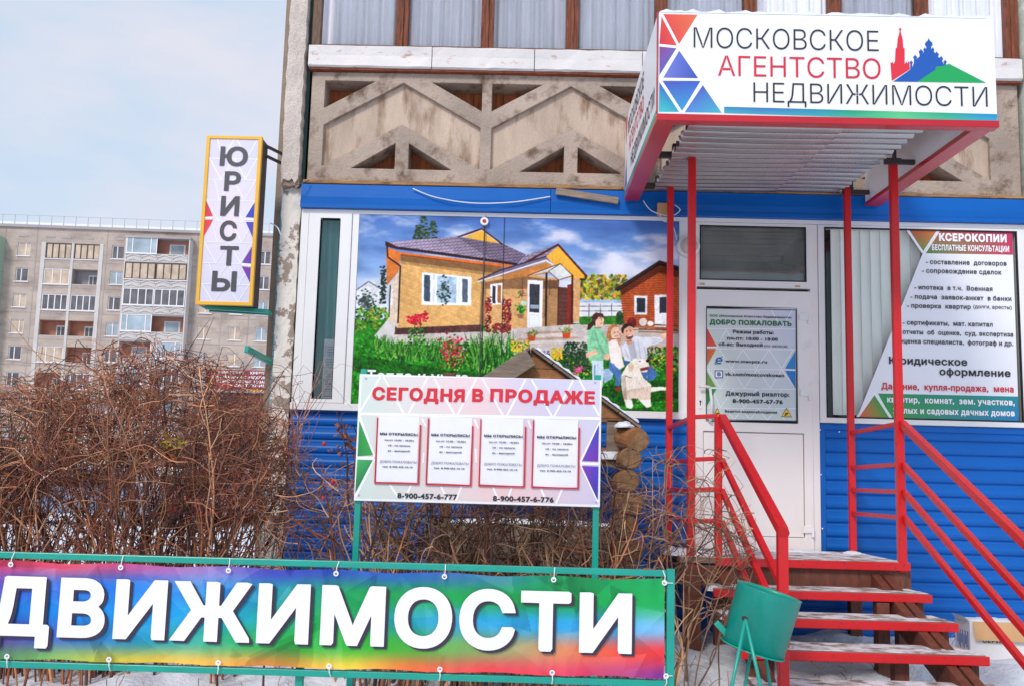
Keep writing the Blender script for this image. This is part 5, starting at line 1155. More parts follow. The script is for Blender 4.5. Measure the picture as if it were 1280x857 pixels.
# ================================================================== LONG BANNER ON A TURQUOISE FRAME
YN = 5.0
BN = empty('street_banner', (-1.2, 5.03, 0), 'long rainbow vinyl banner with white letters laced to a turquoise pipe frame along the bottom', 'banner')
nx0, nx1, nz0, nz1 = -4.3, .712, .338, .868
fw_ = .037
MB().box(nx0, nx1-fw_-.001, YN, YN+.035, nz1-.030, nz1).build('frame_rail', M['teal'], BN, bevel=.003)
MB().box(nx0, nx1-fw_-.001, YN, YN+.035, nz0-.002, nz0+.028).build('frame_rail', M['teal'], BN, bevel=.003)
MB().box(nx1-fw_, nx1, YN-.002, YN+.037, -.1, nz1+.006).build('frame_post', M['teal'], BN, bevel=.003)
for x in (-1.06, -2.75, -4.3): MB().box(x, x+.036, YN+.037, YN+.072, -.1, nz1-.01).build('frame_post', M['teal'], BN, bevel=.003)
stops = {0: [(-420, (220, 60, 60)), (0, (228, 50, 90)), (100, (226, 70, 96)), (200, (180, 80, 150)), (280, (120, 80, 170)), (350, (60, 60, 176)), (420, (36, 66, 168)), (500, (30, 90, 176)), (560, (60, 104, 176)), (640, (40, 128, 140)), (700, (16, 152, 84)), (843, (18, 160, 84))],
 .25: [(-420, (200, 60, 120)), (0, (120, 76, 180)), (60, (46, 96, 204)), (200, (16, 118, 214)), (300, (26, 130, 206)), (380, (18, 150, 140)), (450, (10, 152, 76)), (600, (14, 156, 66)), (843, (18, 164, 80))],
 .5: [(-420, (60, 100, 210)), (0, (16, 118, 214)), (200, (14, 148, 220)), (300, (16, 164, 206)), (370, (16, 160, 120)), (430, (20, 164, 60)), (500, (20, 150, 150)), (560, (20, 150, 196)), (650, (36, 160, 216)), (760, (50, 160, 222)), (843, (140, 186, 220))],
 .75: [(-420, (60, 140, 210)), (0, (112, 60, 170)), (100, (46, 96, 190)), (200, (20, 146, 180)), (300, (40, 168, 110)), (400, (26, 170, 50)), (500, (60, 170, 50)), (560, (84, 162, 60)), (640, (150, 150, 90)), (700, (212, 124, 76)), (780, (238, 76, 60)), (843, (240, 46, 60))],
 1: [(-420, (60, 170, 120)), (0, (90, 150, 110)), (80, (116, 172, 80)), (150, (206, 194, 60)), (250, (244, 184, 56)), (350, (240, 146, 60)), (450, (244, 206, 60)), (520, (242, 110, 56)), (600, (238, 66, 70)), (700, (236, 56, 84)), (780, (180, 50, 110)), (843, (106, 46, 160))]}
def bcol(px, v):
    vk = [0, .25, .5, .75, 1]; v = min(max(v, 0), 1); i = min(3, int(v*4)); t = v*4-i
    def g_(k):
        s = stops[vk[k]]
        return gradstops(s, max(s[0][0], px))
    return mixcol(g_(i), g_(i+1), t*t*(3-2*t))
gm = MB(); NX, NZ = 1000, 100; fx0, fx1, fz0, fz1 = nx0+.02, nx1-fw_-.012, nz0+.036, nz1-.038
grom_t = [at(x, y, YN)[0] for x, y in ((16, 700), (153, 703), (287, 707), (421, 712), (556, 716), (692, 720), (830, 724))]
grom_b = [at(x, y, YN)[0] for x, y in ((138, 822), (274, 827), (412, 832), (550, 838), (690, 843), (832, 848))]
for k in range(1, 8): grom_t.append(grom_t[0]-.475*k); grom_b.append(grom_b[0]-.48*k)
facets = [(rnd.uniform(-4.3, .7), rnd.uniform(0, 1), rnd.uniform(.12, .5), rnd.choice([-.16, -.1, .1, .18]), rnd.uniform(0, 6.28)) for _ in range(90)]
U_, V_ = np.meshgrid(np.linspace(0, 1, NX+1), np.linspace(0, 1, NZ+1)); XB = fx0+(fx1-fx0)*U_; ZB = fz0+(fz1-fz0)*V_
ET = np.min([abs(XB-q) for q in grom_t], 0); EB = np.min([abs(XB-q) for q in grom_b], 0)
ZZ_ = ZB-.010*np.minimum(1, ET/.22)**1.5*np.maximum(0, (V_-.75)*4)+.008*np.minimum(1, EB/.22)**1.5*np.maximum(0, (.25-V_)*4)
YO = -.006*np.exp(-(ET/.03)**2)*np.maximum(0, V_-.7)*3+.004*np.sin(XB*5+1)*np.sin(V_*3.1)+.008*np.sin(ET*70)*np.exp(-ET*9)*np.maximum(0, V_-.7)*4+.007*np.sin(EB*70)*np.exp(-EB*9)*np.maximum(0, .3-V_)*4
YO += .0016*np.sin(XB*41+V_*9+2*np.sin(XB*7))*np.sin(V_*3.1)
vk = [0, .25, .5, .75, 1]; PXB = 657+XB/YN*FPX; rows_ = np.stack([np.stack([np.interp(PXB[0], [q[0] for q in stops[k]], [q[1][c] for q in stops[k]]) for c in range(3)], -1) for k in vk])
vi = (1-V_[:, 0])*4; i0 = np.minimum(3, vi.astype(int)); tt = vi-i0; tt = (tt*tt*(3-2*tt))[:, None, None]; CB = rows_[i0]*(1-tt)+rows_[i0+1]*tt
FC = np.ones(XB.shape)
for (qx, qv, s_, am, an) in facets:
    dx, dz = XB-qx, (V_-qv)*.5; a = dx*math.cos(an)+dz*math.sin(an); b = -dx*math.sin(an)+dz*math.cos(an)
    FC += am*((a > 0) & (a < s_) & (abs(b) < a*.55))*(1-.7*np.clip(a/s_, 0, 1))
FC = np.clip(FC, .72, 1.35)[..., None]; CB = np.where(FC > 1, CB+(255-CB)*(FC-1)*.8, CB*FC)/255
CB = np.where(CB <= .04045, CB/12.92, ((CB+.055)/1.055)**2.4)
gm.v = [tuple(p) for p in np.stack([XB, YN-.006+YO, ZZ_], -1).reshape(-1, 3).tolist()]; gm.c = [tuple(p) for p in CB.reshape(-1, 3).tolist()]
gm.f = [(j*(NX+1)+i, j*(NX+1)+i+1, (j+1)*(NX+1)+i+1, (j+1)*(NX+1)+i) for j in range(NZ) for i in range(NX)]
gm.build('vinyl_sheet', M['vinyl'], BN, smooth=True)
a, zt_ = at(400, 729.5, YN); _, zb_ = at(400, 804.5, YN)
xs0 = at(-16, 790, YN)[0]; xs1 = at(789, 815, YN)[0]
for dx, dz, lf, m in ((.014, -.011, .016, 'vinylk'), (0, 0, .020, 'vinylw')):
    mb = MB(); text_mesh(mb, 'ДВИЖИМОСТИ', plane_xz(YN), xs0+dx, xs1+dx, zb_+dz, zt_-zb_, .041, 0, lf, track=.055); mb.build('lettering', M[m], BN)
    mb = MB(); text_mesh(mb, 'НЕ', plane_xz(YN), xs0-.74+dx, xs0-.09+dx, zb_+dz, zt_-zb_, .041, 0, lf, track=.055); mb.build('lettering', M[m], BN)
def grom(x, z, up):
    mb = MB(); n = 16; yy = YN-.016
    for r_, q in ((.006, 0), (.0125, 1)):
        for i in range(n): mb.v.append((x+r_*math.cos(2*math.pi*i/n), yy-.002, z+r_*math.sin(2*math.pi*i/n)))
    mb.f = [(i, (i+1) % n, n+(i+1) % n, n+i) for i in range(n)]; gg = mb.build('grommet', M['white'], BN)
    MB().tube([(x, yy, z), (x+.003, yy-.002, z+up*.03), (x+.002+rnd.uniform(-.01, .01), YN+.003, z+up*.055)], .0024, 5).build('lace', M['white'], BN)
for x in grom_t:
    if x > nx0+.05: grom(x, fz1-.018, 1)
for x in grom_b:
    if x > nx0+.05: grom(x, fz0+.016, -1)
MB().tube([(grom_t[6], YN-.018, fz1-.018), (nx1-.01, YN-.004, fz1-.02)], .0024, 5).build('lace', M['white'], BN); MB().tube([(grom_b[5], YN-.018, fz0+.016), (nx1-.01, YN-.004, fz0+.016)], .0024, 5).build('lace', M['white'], BN)

# ================================================================== LITTER BIN
YT = 5.1
bxc, bzc = at(951, 775, YT)
BI = empty('litter_bin', (bxc, YT, 0), 'tilted turquoise round litter bin on thin A-shaped legs in front of the steps', 'litter bin')
ax = Vector((math.sin(RAD(16)), -.06, math.cos(RAD(16)))).normalized(); c0 = Vector((bxc, YT, bzc)); r_ = .154; hl = .142
e1 = ax.cross(Vector((0, 1, 0))).normalized(); e2 = ax.cross(e1)
mb = MB(); n = 48
for (t, r) in ((-hl, r_*.97), (hl, r_), (hl+.003, r_+.004), (hl+.003, r_-.006), (hl-.01, r_-.006), (-hl+.006, r_*.93)):
    for i in range(n): mb.v.append(tuple(c0+ax*t+(e1*math.cos(2*math.pi*i/n)+e2*math.sin(2*math.pi*i/n))*r))
mb.f = [(j*n+i, j*n+(i+1) % n, (j+1)*n+(i+1) % n, (j+1)*n+i) for j in range(5) for i in range(n)]+[tuple(range(n)), tuple(5*n+i for i in range(n-1, -1, -1))]
bo_ = mb.build('bin_bucket', M['teal'], BI, smooth=True)
mb = MB(); mb.tube([tuple(c0+ax*(-hl+.003)+(e1*math.cos(2*math.pi*i/32)+e2*math.sin(2*math.pi*i/32))*r_*.985) for i in range(33)], .004, 6); mb.build('bin_rim', M['teal'], BI, smooth=True)
pv = Vector(at(931, 772.5, YT-.17)[0:1]+(YT-.178,)+at(931, 772.5, YT-.17)[1:2])
MB().tube([pv+Vector((0, .02, 0)), pv+Vector((0, -.012, 0))], .012, 12).build('pivot_bolt', M['steel'], BI)
fp = pv+Vector((.13, .33, .0))
for p, xs_ in ((pv, (-.15, .165)), (fp, (-.13, .12))):
    for dx in xs_:
        MB().tube([p+Vector((.0, -.006, 0)), Vector((p.x+dx, p.y-.004, -.06))], .0085, 8).build('leg', M['teal'], BI, smooth=True)
a_ = at(895, 777, YT); b_ = at(908, 790, YT)
MB().bar((a_[0], YT, a_[1]), (b_[0], YT, b_[1]-.005), .03, .028).build('bin_latch', M['teal'], BI, bevel=.003)
a_ = at(986, 810, YT); MB().tube([(a_[0]-.02, YT, a_[1]), (a_[0]+.02, YT, a_[1]), (a_[0]+.022, YT, a_[1]+.014)], .004, 6).build('bin_hook', M['chrome'], BI)

# ================================================================== CARTON IN THE SNOW
YC = 7.35
p0 = at(1212, 776, YC); p1 = at(1276, 776, YC)
CB = empty('cardboard_carton', (p0[0]+.15, YC+.12, .15), 'half open white cardboard carton with tan flap standing in the snow right of the steps', 'box')
x0, x1, zt = p0[0], p0[0]+.37, p0[1]
mb = MB(); zb0 = .05
for (a, b) in (((x0, YC), (x1, YC)), ((x1, YC), (x1+.0, YC+.25)), ((x0-.0, YC+.25), (x1, YC+.25)), ((x0, YC), (x0, YC+.25))): pass
MB().box(x0, x1, YC, YC+.004, zb0, zt).box(x0, x1, YC+.246, YC+.25, zb0, zt).box(x0, x0+.004, YC+.005, YC+.245, zb0, zt).box(x1-.004, x1, YC+.005, YC+.245, zb0, zt).box(x0+.005, x1-.005, YC+.005, YC+.245, zt-.035, zt-.03).build('carton_body', M['cardw'], CB)
MB().add([(x0+.02, YC-.003, zt), (x1+.012, YC-.003, zt), (x1+.03, YC-.035, zt-.125), (x0+.025, YC-.03, zt-.12)], [(0, 1, 2, 3)]).build('carton_flap', M['card'], CB)
MB().add([(x0, YC+.01, zt), (x0, YC+.24, zt), (x0-.03, YC+.235, zt+.03), (x0-.03, YC+.015, zt+.03)], [(0, 1, 2, 3)]).build('carton_flap', M['cardw'], CB)
sn = MB(); lump(sn, (x0+x1)/2, YC+.125, zt-.03, .18, .115, .045, r3, 14); tag(sn.build('snow_cap', M['snow'], CB, smooth=True), kind='stuff')
textpx(CB, 'СЕРИЯ', 1228, 1256, 803, 5.2, YC, M['black'], .04, .002)
mb = MB()
for k in range(9): mb.box(x0-.0015, x0-.0005, YC+.03+k*.021, YC+.04+k*.021, zt-.2+(k % 3)*.02, zt-.07-(k % 2)*.03)
mb.build('side_print', M['bluep'], CB)
#PART5
# ================================================================== LOG WELL BEHIND THE BOARD
YW = 7.1
WL = empty('log_well', (.1, 7.4, .1), 'weathered timber well with gabled plank roof and stacked log corners, snow on its ledges', 'well')
apx, apz = at(663.5, 436, YW); ex, ez = at(785, 524, YW)
hw = ex-apx; drop = apz-ez
def tri_board(z0, z1, y):
    # a horizontal board of the gable, cut to the roof slope
    w0 = hw*(apz-z0)/drop-.015; w1 = hw*(apz-z1)/drop-.015
    return MB().prism([(apx-w0, z0), (apx+w0, z0), (apx+max(w1, .01), z1), (apx-max(w1, .01), z1)], y, y+.025)
z = apz-.02; k = 0
while z > ez-.02:
    zn = max(z-.11, ez-.02); tri_board(zn+.003, z, YW+.05+.003*(k % 2)).build('gable_board', M['log'], WL, bevel=.003); z = zn; k += 1
for s in (-1, 1):
    dirx = Vector((s*hw, 0, -drop)).normalized(); nrm = Vector((s*drop, 0, hw)).normalized()
    for q in range(5):
        a = Vector((apx, YW+.0, apz))+dirx*(q*.185+.0); b = a+dirx*.18
        mb = MB(); y1 = YW+.62
        vs = [a, b, b+nrm*.02, a+nrm*.02]; mb.add([(p.x, YW, p.z) for p in vs]+[(p.x, y1, p.z) for p in vs], [(0, 1, 2, 3), (7, 6, 5, 4), (0, 4, 5, 1), (1, 5, 6, 2), (2, 6, 7, 3), (3, 7, 4, 0)])
        mb.build('roof_plank', M['greywood'], WL, bevel=.003)
a = Vector((apx, YW-.02, apz)); dl = Vector((-hw, 0, -drop)).normalized()
MB().bar(a+Vector((0, 0, -.055)), a+dl*.78+Vector((0, 0, -.055)), .025, .13, up=(0, 0, 1)).build('barge_board', M['greywood'], WL, bevel=.004)
sn = MB(); dr = Vector((hw, 0, -drop)).normalized(); nr_ = Vector((drop, 0, hw)).normalized()
for i in range(40):
    p = a+dr*(.03+i*.022)+nr_*.022; w = .012+.006*math.sin(i*1.7); sn.add([(p.x, YW-.02, p.z), (p.x, YW+.6, p.z), (p.x+nr_.x*w, YW+.6, p.z+nr_.z*w), (p.x+nr_.x*w, YW-.02, p.z+nr_.z*w)], [])
sn.f = [(i*4+j, i*4+(j+1) % 4, (i+1)*4+(j+1) % 4, (i+1)*4+j) for i in range(39) for j in range(4)]
tag(sn.build('roof_snow', M['snow'], WL), kind='stuff')
MB().box(apx+hw-.14, apx+hw-.02, YW+.05, YW+.1, ez-.32, ez-.0).build('corner_board', M['greywood'], WL, bevel=.004)
# log column at the right corner: short logs pointing at the viewer, the top one orange with snow
for k, (x, y, r) in enumerate(((785, 545, .083), (786, 573, .076), (784, 601, .078), (785, 629, .076), (783, 657, .08), (784, 686, .078), (783, 714, .08), (784, 742, .08), (784, 770, .08))):
    X, Z = at(x, y, 7.0)
    dv = Vector((.05 if k == 0 else rnd.uniform(-.02, .02), -.12, -.03 if k == 0 else 0))
    MB().tube([Vector((X, 7.5, Z)), Vector((X, 7.02, Z)), Vector((X, 6.99, Z))+dv], [r, r, r*.97], 18).build('log', M['log'], WL, bevel=.004)
    c = Vector((X, 6.985, Z))+dv
    MB().tube([c, c+Vector((0, -.006, 0))], [r*.93, r*.85], 18).build('log_end', M['logend'], WL)
sn = MB(); X, Z = at(780, 533, 7.0); lump(sn, X, 6.98, Z-.01, .07, .12, .045, r3); 
X, Z = at(764, 566, 7.1); lump(sn, X, 7.2, Z-.04, .08, .1, .07, r3)
lump(sn, apx+.05, 7.15, at(700, 656, 7.1)[1]-.0, .6, .12, .035, r3, 18); tag(sn.build('well_snow', M['snow'], WL, smooth=True), kind='stuff')
zt = at(700, 656, 7.1)[1]
for k in range(8):
    z = zt-.005-k*.112
    MB().box(apx-.62, apx+hw-.09, 7.06+.006*(k % 2), 7.12, z-.108, z).build('wall_board', M['greywood'], WL, bevel=.006)
for x in (apx-.6, apx+.05): MB().box(x, x+.08, 7.2, 7.28, zt-.05, ez+.3).build('roof_post', M['brownp'], WL, bevel=.004)
MB().tube([(apx-.55, 7.25, ez-.25), (apx+hw-.1, 7.25, ez-.25)], .06, 14).build('winch_roller', M['log'], WL)

# ================================================================== BARE SHRUBS
TW = [(168, 98, 68), (188, 118, 82), (138, 80, 60), (94, 60, 56), (198, 146, 110), (154, 82, 58), (74, 50, 48), (178, 126, 96)]
TT = [(158, 120, 92), (176, 134, 100), (130, 96, 74), (104, 78, 64), (190, 150, 116), (90, 68, 58)]
def path(r, p, d, ln, n, wob, grav, bend=(0, 0, 0)):
    p = Vector(p); d = Vector(d).normalized(); out = [p.copy()]; st = ln/n; w = Vector((0, 0, 0))
    for _ in range(n):
        w = w*.6+Vector((r.gauss(0, wob), r.gauss(0, wob), r.gauss(0, wob)))
        d = (d+w+Vector((0, 0, grav))+Vector(bend)).normalized(); p = p+d*st; out.append(p.copy())
    return out
def shrub(name, label, cx, cy, sx, sy, h0, nstem, ntwig, seed, pal, lean=0, rs=(.005, .011), rt=(.0018, .0034), wob=.13, top=1.0, group=None, tl=(.15, .5), hfn=None, curl=.2, nbr=4, ymin=5.97, xmax=99):
    r = random.Random(seed); root = empty(name, (cx, cy, 0), label, 'shrub', group)
    st = MB(); tw = MB(); stems = []; br = []
    def fit(pts, H):
        out_ = []
        for q in pts:
            if q.z > H: q = Vector((q.x, q.y, H-(q.z-H)*.6))
            if q.y < ymin: q = Vector((q.x, 2*ymin-q.y, q.z))
            if q.x > xmax: q = Vector((2*xmax-q.x, q.y, q.z))
            out_.append(q)
        return out_
    for _ in range(nstem):
        x = cx+r.uniform(-1, 1)*sx; y = cy+r.gauss(0, sy*.5)
        H = hfn(x) if hfn else h0; h = H*(1-.45*r.random()**2.2)
        pts = fit(path(r, (x, y, -.05), (r.gauss(lean, .13), r.gauss(0, .1), 1), h*1.12, 16, wob*.36, .006), H)
        rr = r.uniform(*rs); kk = r.uniform(.75, 1.2); c = lin([v*kk for v in pal[r.randrange(len(pal))]])
        st.tube(pts, [rr*(1-.72*i/16)*(1+.12*math.sin(i*2.1)) for i in range(17)], 5, c, False); stems.append(pts)
        for _b in range(nbr):
            i = r.randint(5, 15); d = (pts[i+1]-pts[i]).normalized()+Vector((r.gauss(0, .6), r.gauss(0, .35), r.uniform(-.2, .3)))
            q = fit(path(r, pts[i], d, h*r.uniform(.2, .5), 9, wob*.9, .01), H); rb = rr*(1-.72*i/16)*.75
            st.tube(q, [rb*(1-.6*k/9) for k in range(10)], 4, c, False); br.append(q)
    for _ in range(ntwig):
        src = br if r.random() < .75 and br else stems; s = src[r.randrange(len(src))]; i = min(len(s)-1, int(1+(len(s)-1)*r.random()**.7)); p = s[i]
        H = hfn(p.x) if hfn else h0
        if p.z < H*.62 and r.random() < (.9 if hfn else .6): continue
        a = r.uniform(0, 6.283); pts = fit(path(r, p, (math.cos(a), math.sin(a)*.5, r.uniform(-.25, .9)), r.uniform(*tl), 8, wob*1.5, -.02-curl*max(0, p.z/H-.75), (lean*.1, 0, 0)), H*1.02)
        rr = r.uniform(*rt); kk = r.uniform(.7, 1.25); c = lin([v*kk for v in pal[r.randrange(len(pal))]])
        tw.tube(pts, [rr*(1-.6*k/8)*(1+.25*(k % 2)) for k in range(9)], 3, c, False)
    st.build('stems', M['twig'], root); tag(tw.build('twigs', M['twig'], root), kind='stuff'); return root, stems, r
G1 = 'bare shrubs of the tall thicket left of the building corner'
def hL(x):
    px = 657+x/6.6*1300; k = [(-400, 1.68), (0, 1.74), (110, 1.86), (155, 1.98), (195, 2.08), (235, 1.98), (270, 1.76), (330, 1.6), (370, 1.25)]
    for (a, za), (b, zb) in zip(k, k[1:]):
        if px <= b: return za+(zb-za)*max(0, (px-a)/(b-a))
    return 1.25
shrub('bare_shrub', 'densest and tallest brown shrub with stray shoots against the far flats', -2.32, 6.75, .36, .28, 2.1, 84, 2150, 11, TW, 0, hfn=hL, group=G1)
shrub('bare_shrub', 'brown tangled shrub below the vertical sign, close to the building corner', -1.98, 6.65, .24, .26, 1.95, 56, 1300, 12, TW, -.02, hfn=hL, xmax=-1.5, group=G1)
shrub('bare_shrub', 'brown shrub with drooping arched twigs left of the tallest shrub', -2.85, 6.6, .36, .3, 1.95, 68, 1650, 13, TW, -.06, hfn=hL, group=G1)
shrub('bare_shrub', 'leftmost brown shrub of the thicket, at the left edge above the banner', -3.4, 6.6, .4, .3, 1.85, 68, 1600, 14, TW, -.05, hfn=hL, group=G1)
shrub('bare_shrub', 'brown shrub beyond the left end of the thicket', -4.2, 6.7, .5, .5, 1.75, 60, 800, 15, TW, -.04, group=G1)
# a few long stray shoots over the thicket
ss = MB(); r = random.Random(21)
for (x, y, x2, y2, b) in ((190, 520, 196, 414, 0), (205, 500, 262, 400, .03), (230, 520, 268, 396, .02), (150, 500, 128, 430, -.04), (120, 520, 2, 388, -.06), (180, 500, 150, 440, -.03), (300, 520, 305, 462, .05), (60, 520, 20, 470, -.05), (250, 510, 240, 440, .03)):
    a = Vector(A3(x, y, 6.6)); b_ = Vector(A3(x2, y2, 6.6)); m_ = (a+b_)/2+Vector((-.05+b, 0, .06)); pts = [a*(1-t)**2+m_*2*t*(1-t)+b_*t*t for t in [i/12 for i in range(13)]]
    ss.tube(pts, [.0045*(1-.7*i/12) for i in range(13)], 4, lin(TW[r.randrange(8)]), False)
bs0 = [o for o in bpy.data.objects if o.name == 'bare_shrub'][0]
ss.build('stray_shoots', M['twig'], bs0)
lf = MB()
for _ in range(130):
    a = Vector((r.uniform(-3.3, -1.7), r.uniform(6.3, 6.9), r.uniform(.7, 1.75))); s = r.uniform(.012, .028); d1 = Vector((r.gauss(0, 1), r.gauss(0, 1), r.gauss(0, 1))).normalized(); d2 = d1.orthogonal().normalized()
    lf.add([a, a+d1*s+d2*s*.4, a+d1*s*1.8, a+d1*s-d2*s*.5], [(0, 1, 2, 3)])
tag(lf.build('dry_leaves', M['leaf'], bs0), kind='stuff')
lf = MB(); a = Vector(A3(212, 548, 6.35))
for _ in range(16):
    p = a+Vector((r.gauss(0, .04), r.gauss(0, .02), r.gauss(0, .03))); s = .03; d1 = Vector((r.gauss(0, 1), r.gauss(0, .5), r.gauss(0, 1))).normalized(); d2 = d1.orthogonal().normalized()
    lf.add([p, p+d1*s+d2*s*.4, p+d1*s*1.8, p+d1*s-d2*s*.5], [(0, 1, 2, 3)])
tag(lf.build('yellow_leaves', M['yleaf'], bs0), kind='stuff')
G2 = 'bare shrubs standing between the blue wall and the banner'
hr, hst, r = shrub('rose_hip_shrub', 'bare rose bush with red hips at the blue siding left of the board', -1.3, 6.7, .28, .3, 1.35, 20, 150, 31, TT+TW, .02, rs=(.004, .009), rt=(.002, .004), tl=(.15, .5), curl=0, top=.8, group=G2)
hp_ = MB()
for (x, y) in ((405, 554), (416, 602), (404, 622)):
    a = Vector(A3(x, y, 6.4)); 
    for j in range(5):
        for i in range(8): t = 2*math.pi*i/8; p = math.pi*(j/4-.5); hp_.v.append(tuple(a+Vector((math.cos(t)*math.cos(p), math.sin(t)*math.cos(p), math.sin(p)*1.1))*.014))
    n0 = len(hp_.v)-40; hp_.f += [(n0+j*8+i, n0+j*8+(i+1) % 8, n0+(j+1)*8+(i+1) % 8, n0+(j+1)*8+i) for j in range(4) for i in range(8)]
hp_.build('rose_hips', M['hip'], hr, smooth=True)
lf = MB()
for (x, y, n) in ((424, 536, 22), (436, 548, 24), (440, 560, 20), (424, 563, 14), (437, 582, 8)):
    for _ in range(n):
        a = Vector(A3(x, y, 6.4))+Vector((r.gauss(0, .025), r.gauss(0, .02), r.gauss(0, .025))); s = r.uniform(.012, .026); d1 = Vector((r.gauss(0, 1), r.gauss(0, 1), r.gauss(0, 1))).normalized(); d2 = d1.orthogonal().normalized()
        lf.add([a, a+d1*s+d2*s*.5, a+d1*s*1.6, a+d1*s-d2*s*.5], [(0, 1, 2, 3)])
tag(lf.build('dry_leaves', M['leaf'], hr), kind='stuff')
ds = MB(); 
for (x, y, x2, y2) in ((432, 700, 378, 600), (436, 640, 432, 512), (445, 600, 438, 520), (440, 560, 415, 505)):
    a = Vector(A3(x, y, 6.3)); b_ = Vector(A3(x2, y2, 6.4)); ds.tube(path(r, a, b_-a, (b_-a).length, 10, .09, 0), [.008*(1-.07*i) for i in range(11)], 5, lin((74, 50, 46)), False)
ds.build('stems', M['twig'], hr)
shrub('bare_shrub', 'upright brown stems under the left half of the sale board', -.62, 6.35, .42, .3, 1.24, 80, 420, 41, TT+TW[:4], .02, rs=(.006, .014), rt=(.002, .0045), tl=(.15, .5), group=G2)
shrub('bare_shrub', 'upright brown stems in front of the well under the right half of the sale board', .1, 6.35, .42, .3, 1.24, 80, 420, 42, TT+TW[:4], .04, rs=(.006, .014), rt=(.002, .0045), tl=(.15, .5), group=G2)
shrub('bare_shrub', 'light brown curly twigs covering the log ends between the sale board and the red posts', .62, 6.3, .3, .25, 1.48, 28, 260, 43, TT, .03, xmax=1.25, rs=(.005, .010), rt=(.002, .0045), tl=(.2, .55), wob=.2, group=G2)
shrub('bare_shrub', 'sparse pale shrub reaching in front of the left red posts beside the landing', .95, 6.25, .22, .2, 1.3, 12, 90, 44, TT, .06, rs=(.005, .009), rt=(.002, .004), tl=(.15, .5), wob=.22, group=G2, xmax=1.32)
# sprigs poking through the snow below the banner and under the steps
tf = MB(); r = random.Random(77)
for (x0, x1, y0, y1, n) in ((-2.4, -.2, 5.6, 6.2, 60), (.9, 2.4, 6.3, 7.2, 36), (2.6, 3.4, 7.6, 8.0, 8)):
    for _ in range(n):
        x, y = r.uniform(x0, x1), r.uniform(y0, y1); tf.tube(path(r, (x, y, gz(x, y)-.01), (r.gauss(0, .6), r.gauss(0, .3), 1), r.uniform(.05, .22), 6, .2, -.05), .0022, 3, lin(TW[r.randrange(8)]), False)
tag(tf.build('snow_sprigs', M['twig']), 'thin dead sprigs poking out of the snow under banner and steps', 'dead grass', kind='stuff')

# ================================================================== FAR BLOCK OF FLATS
YD = 105.0; ang = RAD(3.4); o0 = Vector((at(0, 283, YD)[0], YD, 0)); du_ = Vector((math.cos(ang), math.sin(ang), 0))
FB = empty('far_block_of_flats', tuple(o0), 'pinkish panel block of flats with loggias and zigzag balconies beyond the thicket', 'building')
FB.rotation_euler = (0, 0, ang)
FB['_org'] = [0, 0, 0]           # parts below are written in the block's own coordinates
def fu(px, py):
    d_ = ray(px, py); nrm = Vector((-math.sin(ang), math.cos(ang), 0)); t = o0.dot(nrm)/(d_[0]*nrm.x+d_[1]*nrm.y); p = Vector((d_[0]*t, d_[1]*t, d_[2]*t+EYE))
    return (p-o0).dot(du_), p.z
ztop = fu(100, 287)[1]; PIT = 2.70; z1r = fu(30, 303)[1]
U = lambda px, py=312: fu(px, py)[0]
def fpart(n, mb, m, par=None, **k): return mb.build(n, M[m], par or FB, **k)
NR = 9; openings = []
cols = dict(wa=(U(22), U(38)), lg1=(U(57.5), U(89.5)), lg2=(U(93), U(124.5)), wb=(U(140), U(155.5)), w1=(U(253.5), U(267)), w2=(U(292), U(306)), w3=(U(325), U(338)), w4=(U(372), U(388)), w5=(U(420), U(440)))
ub0, ub1 = U(163), U(240)
zt0 = [z1r-PIT*i for i in range(NR)]
for i in range(NR):
    zt = zt0[i]
    for c in ('wa', 'wb', 'w1', 'w2', 'w3', 'w4', 'w5'): openings.append((cols[c][0], cols[c][1], zt-1.42, zt))
    for c in ('lg1', 'lg2'): openings.append((cols[c][0], cols[c][1], zt-1.6, zt+.05))
def gridwall(x0, x1, z0, z1, rects, y=0, dep=.25):
    xs = sorted({x0, x1}|{v for r_ in rects for v in r_[:2]}); zs = sorted({z0, z1}|{v for r_ in rects for v in r_[2:]}); mb = MB()
    for a, b in zip(xs, xs[1:]):
        for c, d_ in zip(zs, zs[1:]):
            mx_, mz_ = (a+b)/2, (c+d_)/2
            if any(r_[0] < mx_ < r_[1] and r_[2] < mz_ < r_[3] for r_ in rects): continue
            mb.add([(a, y, c), (b, y, c), (b, y, d_), (a, y, d_)], [(0, 1, 2, 3)])
    for (a, b, c, d_) in rects:
        mb.add([(a, y, c), (b, y, c), (b, y, d_), (a, y, d_), (a, y+dep, c), (b, y+dep, c), (b, y+dep, d_), (a, y+dep, d_)], [(0, 1, 5, 4), (1, 2, 6, 5), (2, 3, 7, 6), (3, 0, 4, 7)])
    return mb
fpart('wall', gridwall(-1.2, 75, 0, ztop, openings), 'fwall')
fpart('roof', MB().box(-1.4, 75.2, -.25, 12, ztop, ztop+.28), 'fgrey'); fpart('roof_snow', MB().box(-1.3, 75, -.1, 12, ztop+.285, ztop+.55), 'farsnow', kind='stuff')
fpart('rear_wall', MB().box(-1.2, 75, 11.5, 12, 0, ztop-.01), 'fwall')
rr_ = MB()
for k in range(60): rr_.box(-1+k*1.25, -.96+k*1.25, -.14, -.1, ztop+.3, ztop+1.3)
rr_.box(-1.2, 75, -.14, -.11, ztop+1.27, ztop+1.30); fpart('roof_railing', rr_, 'fgrey')
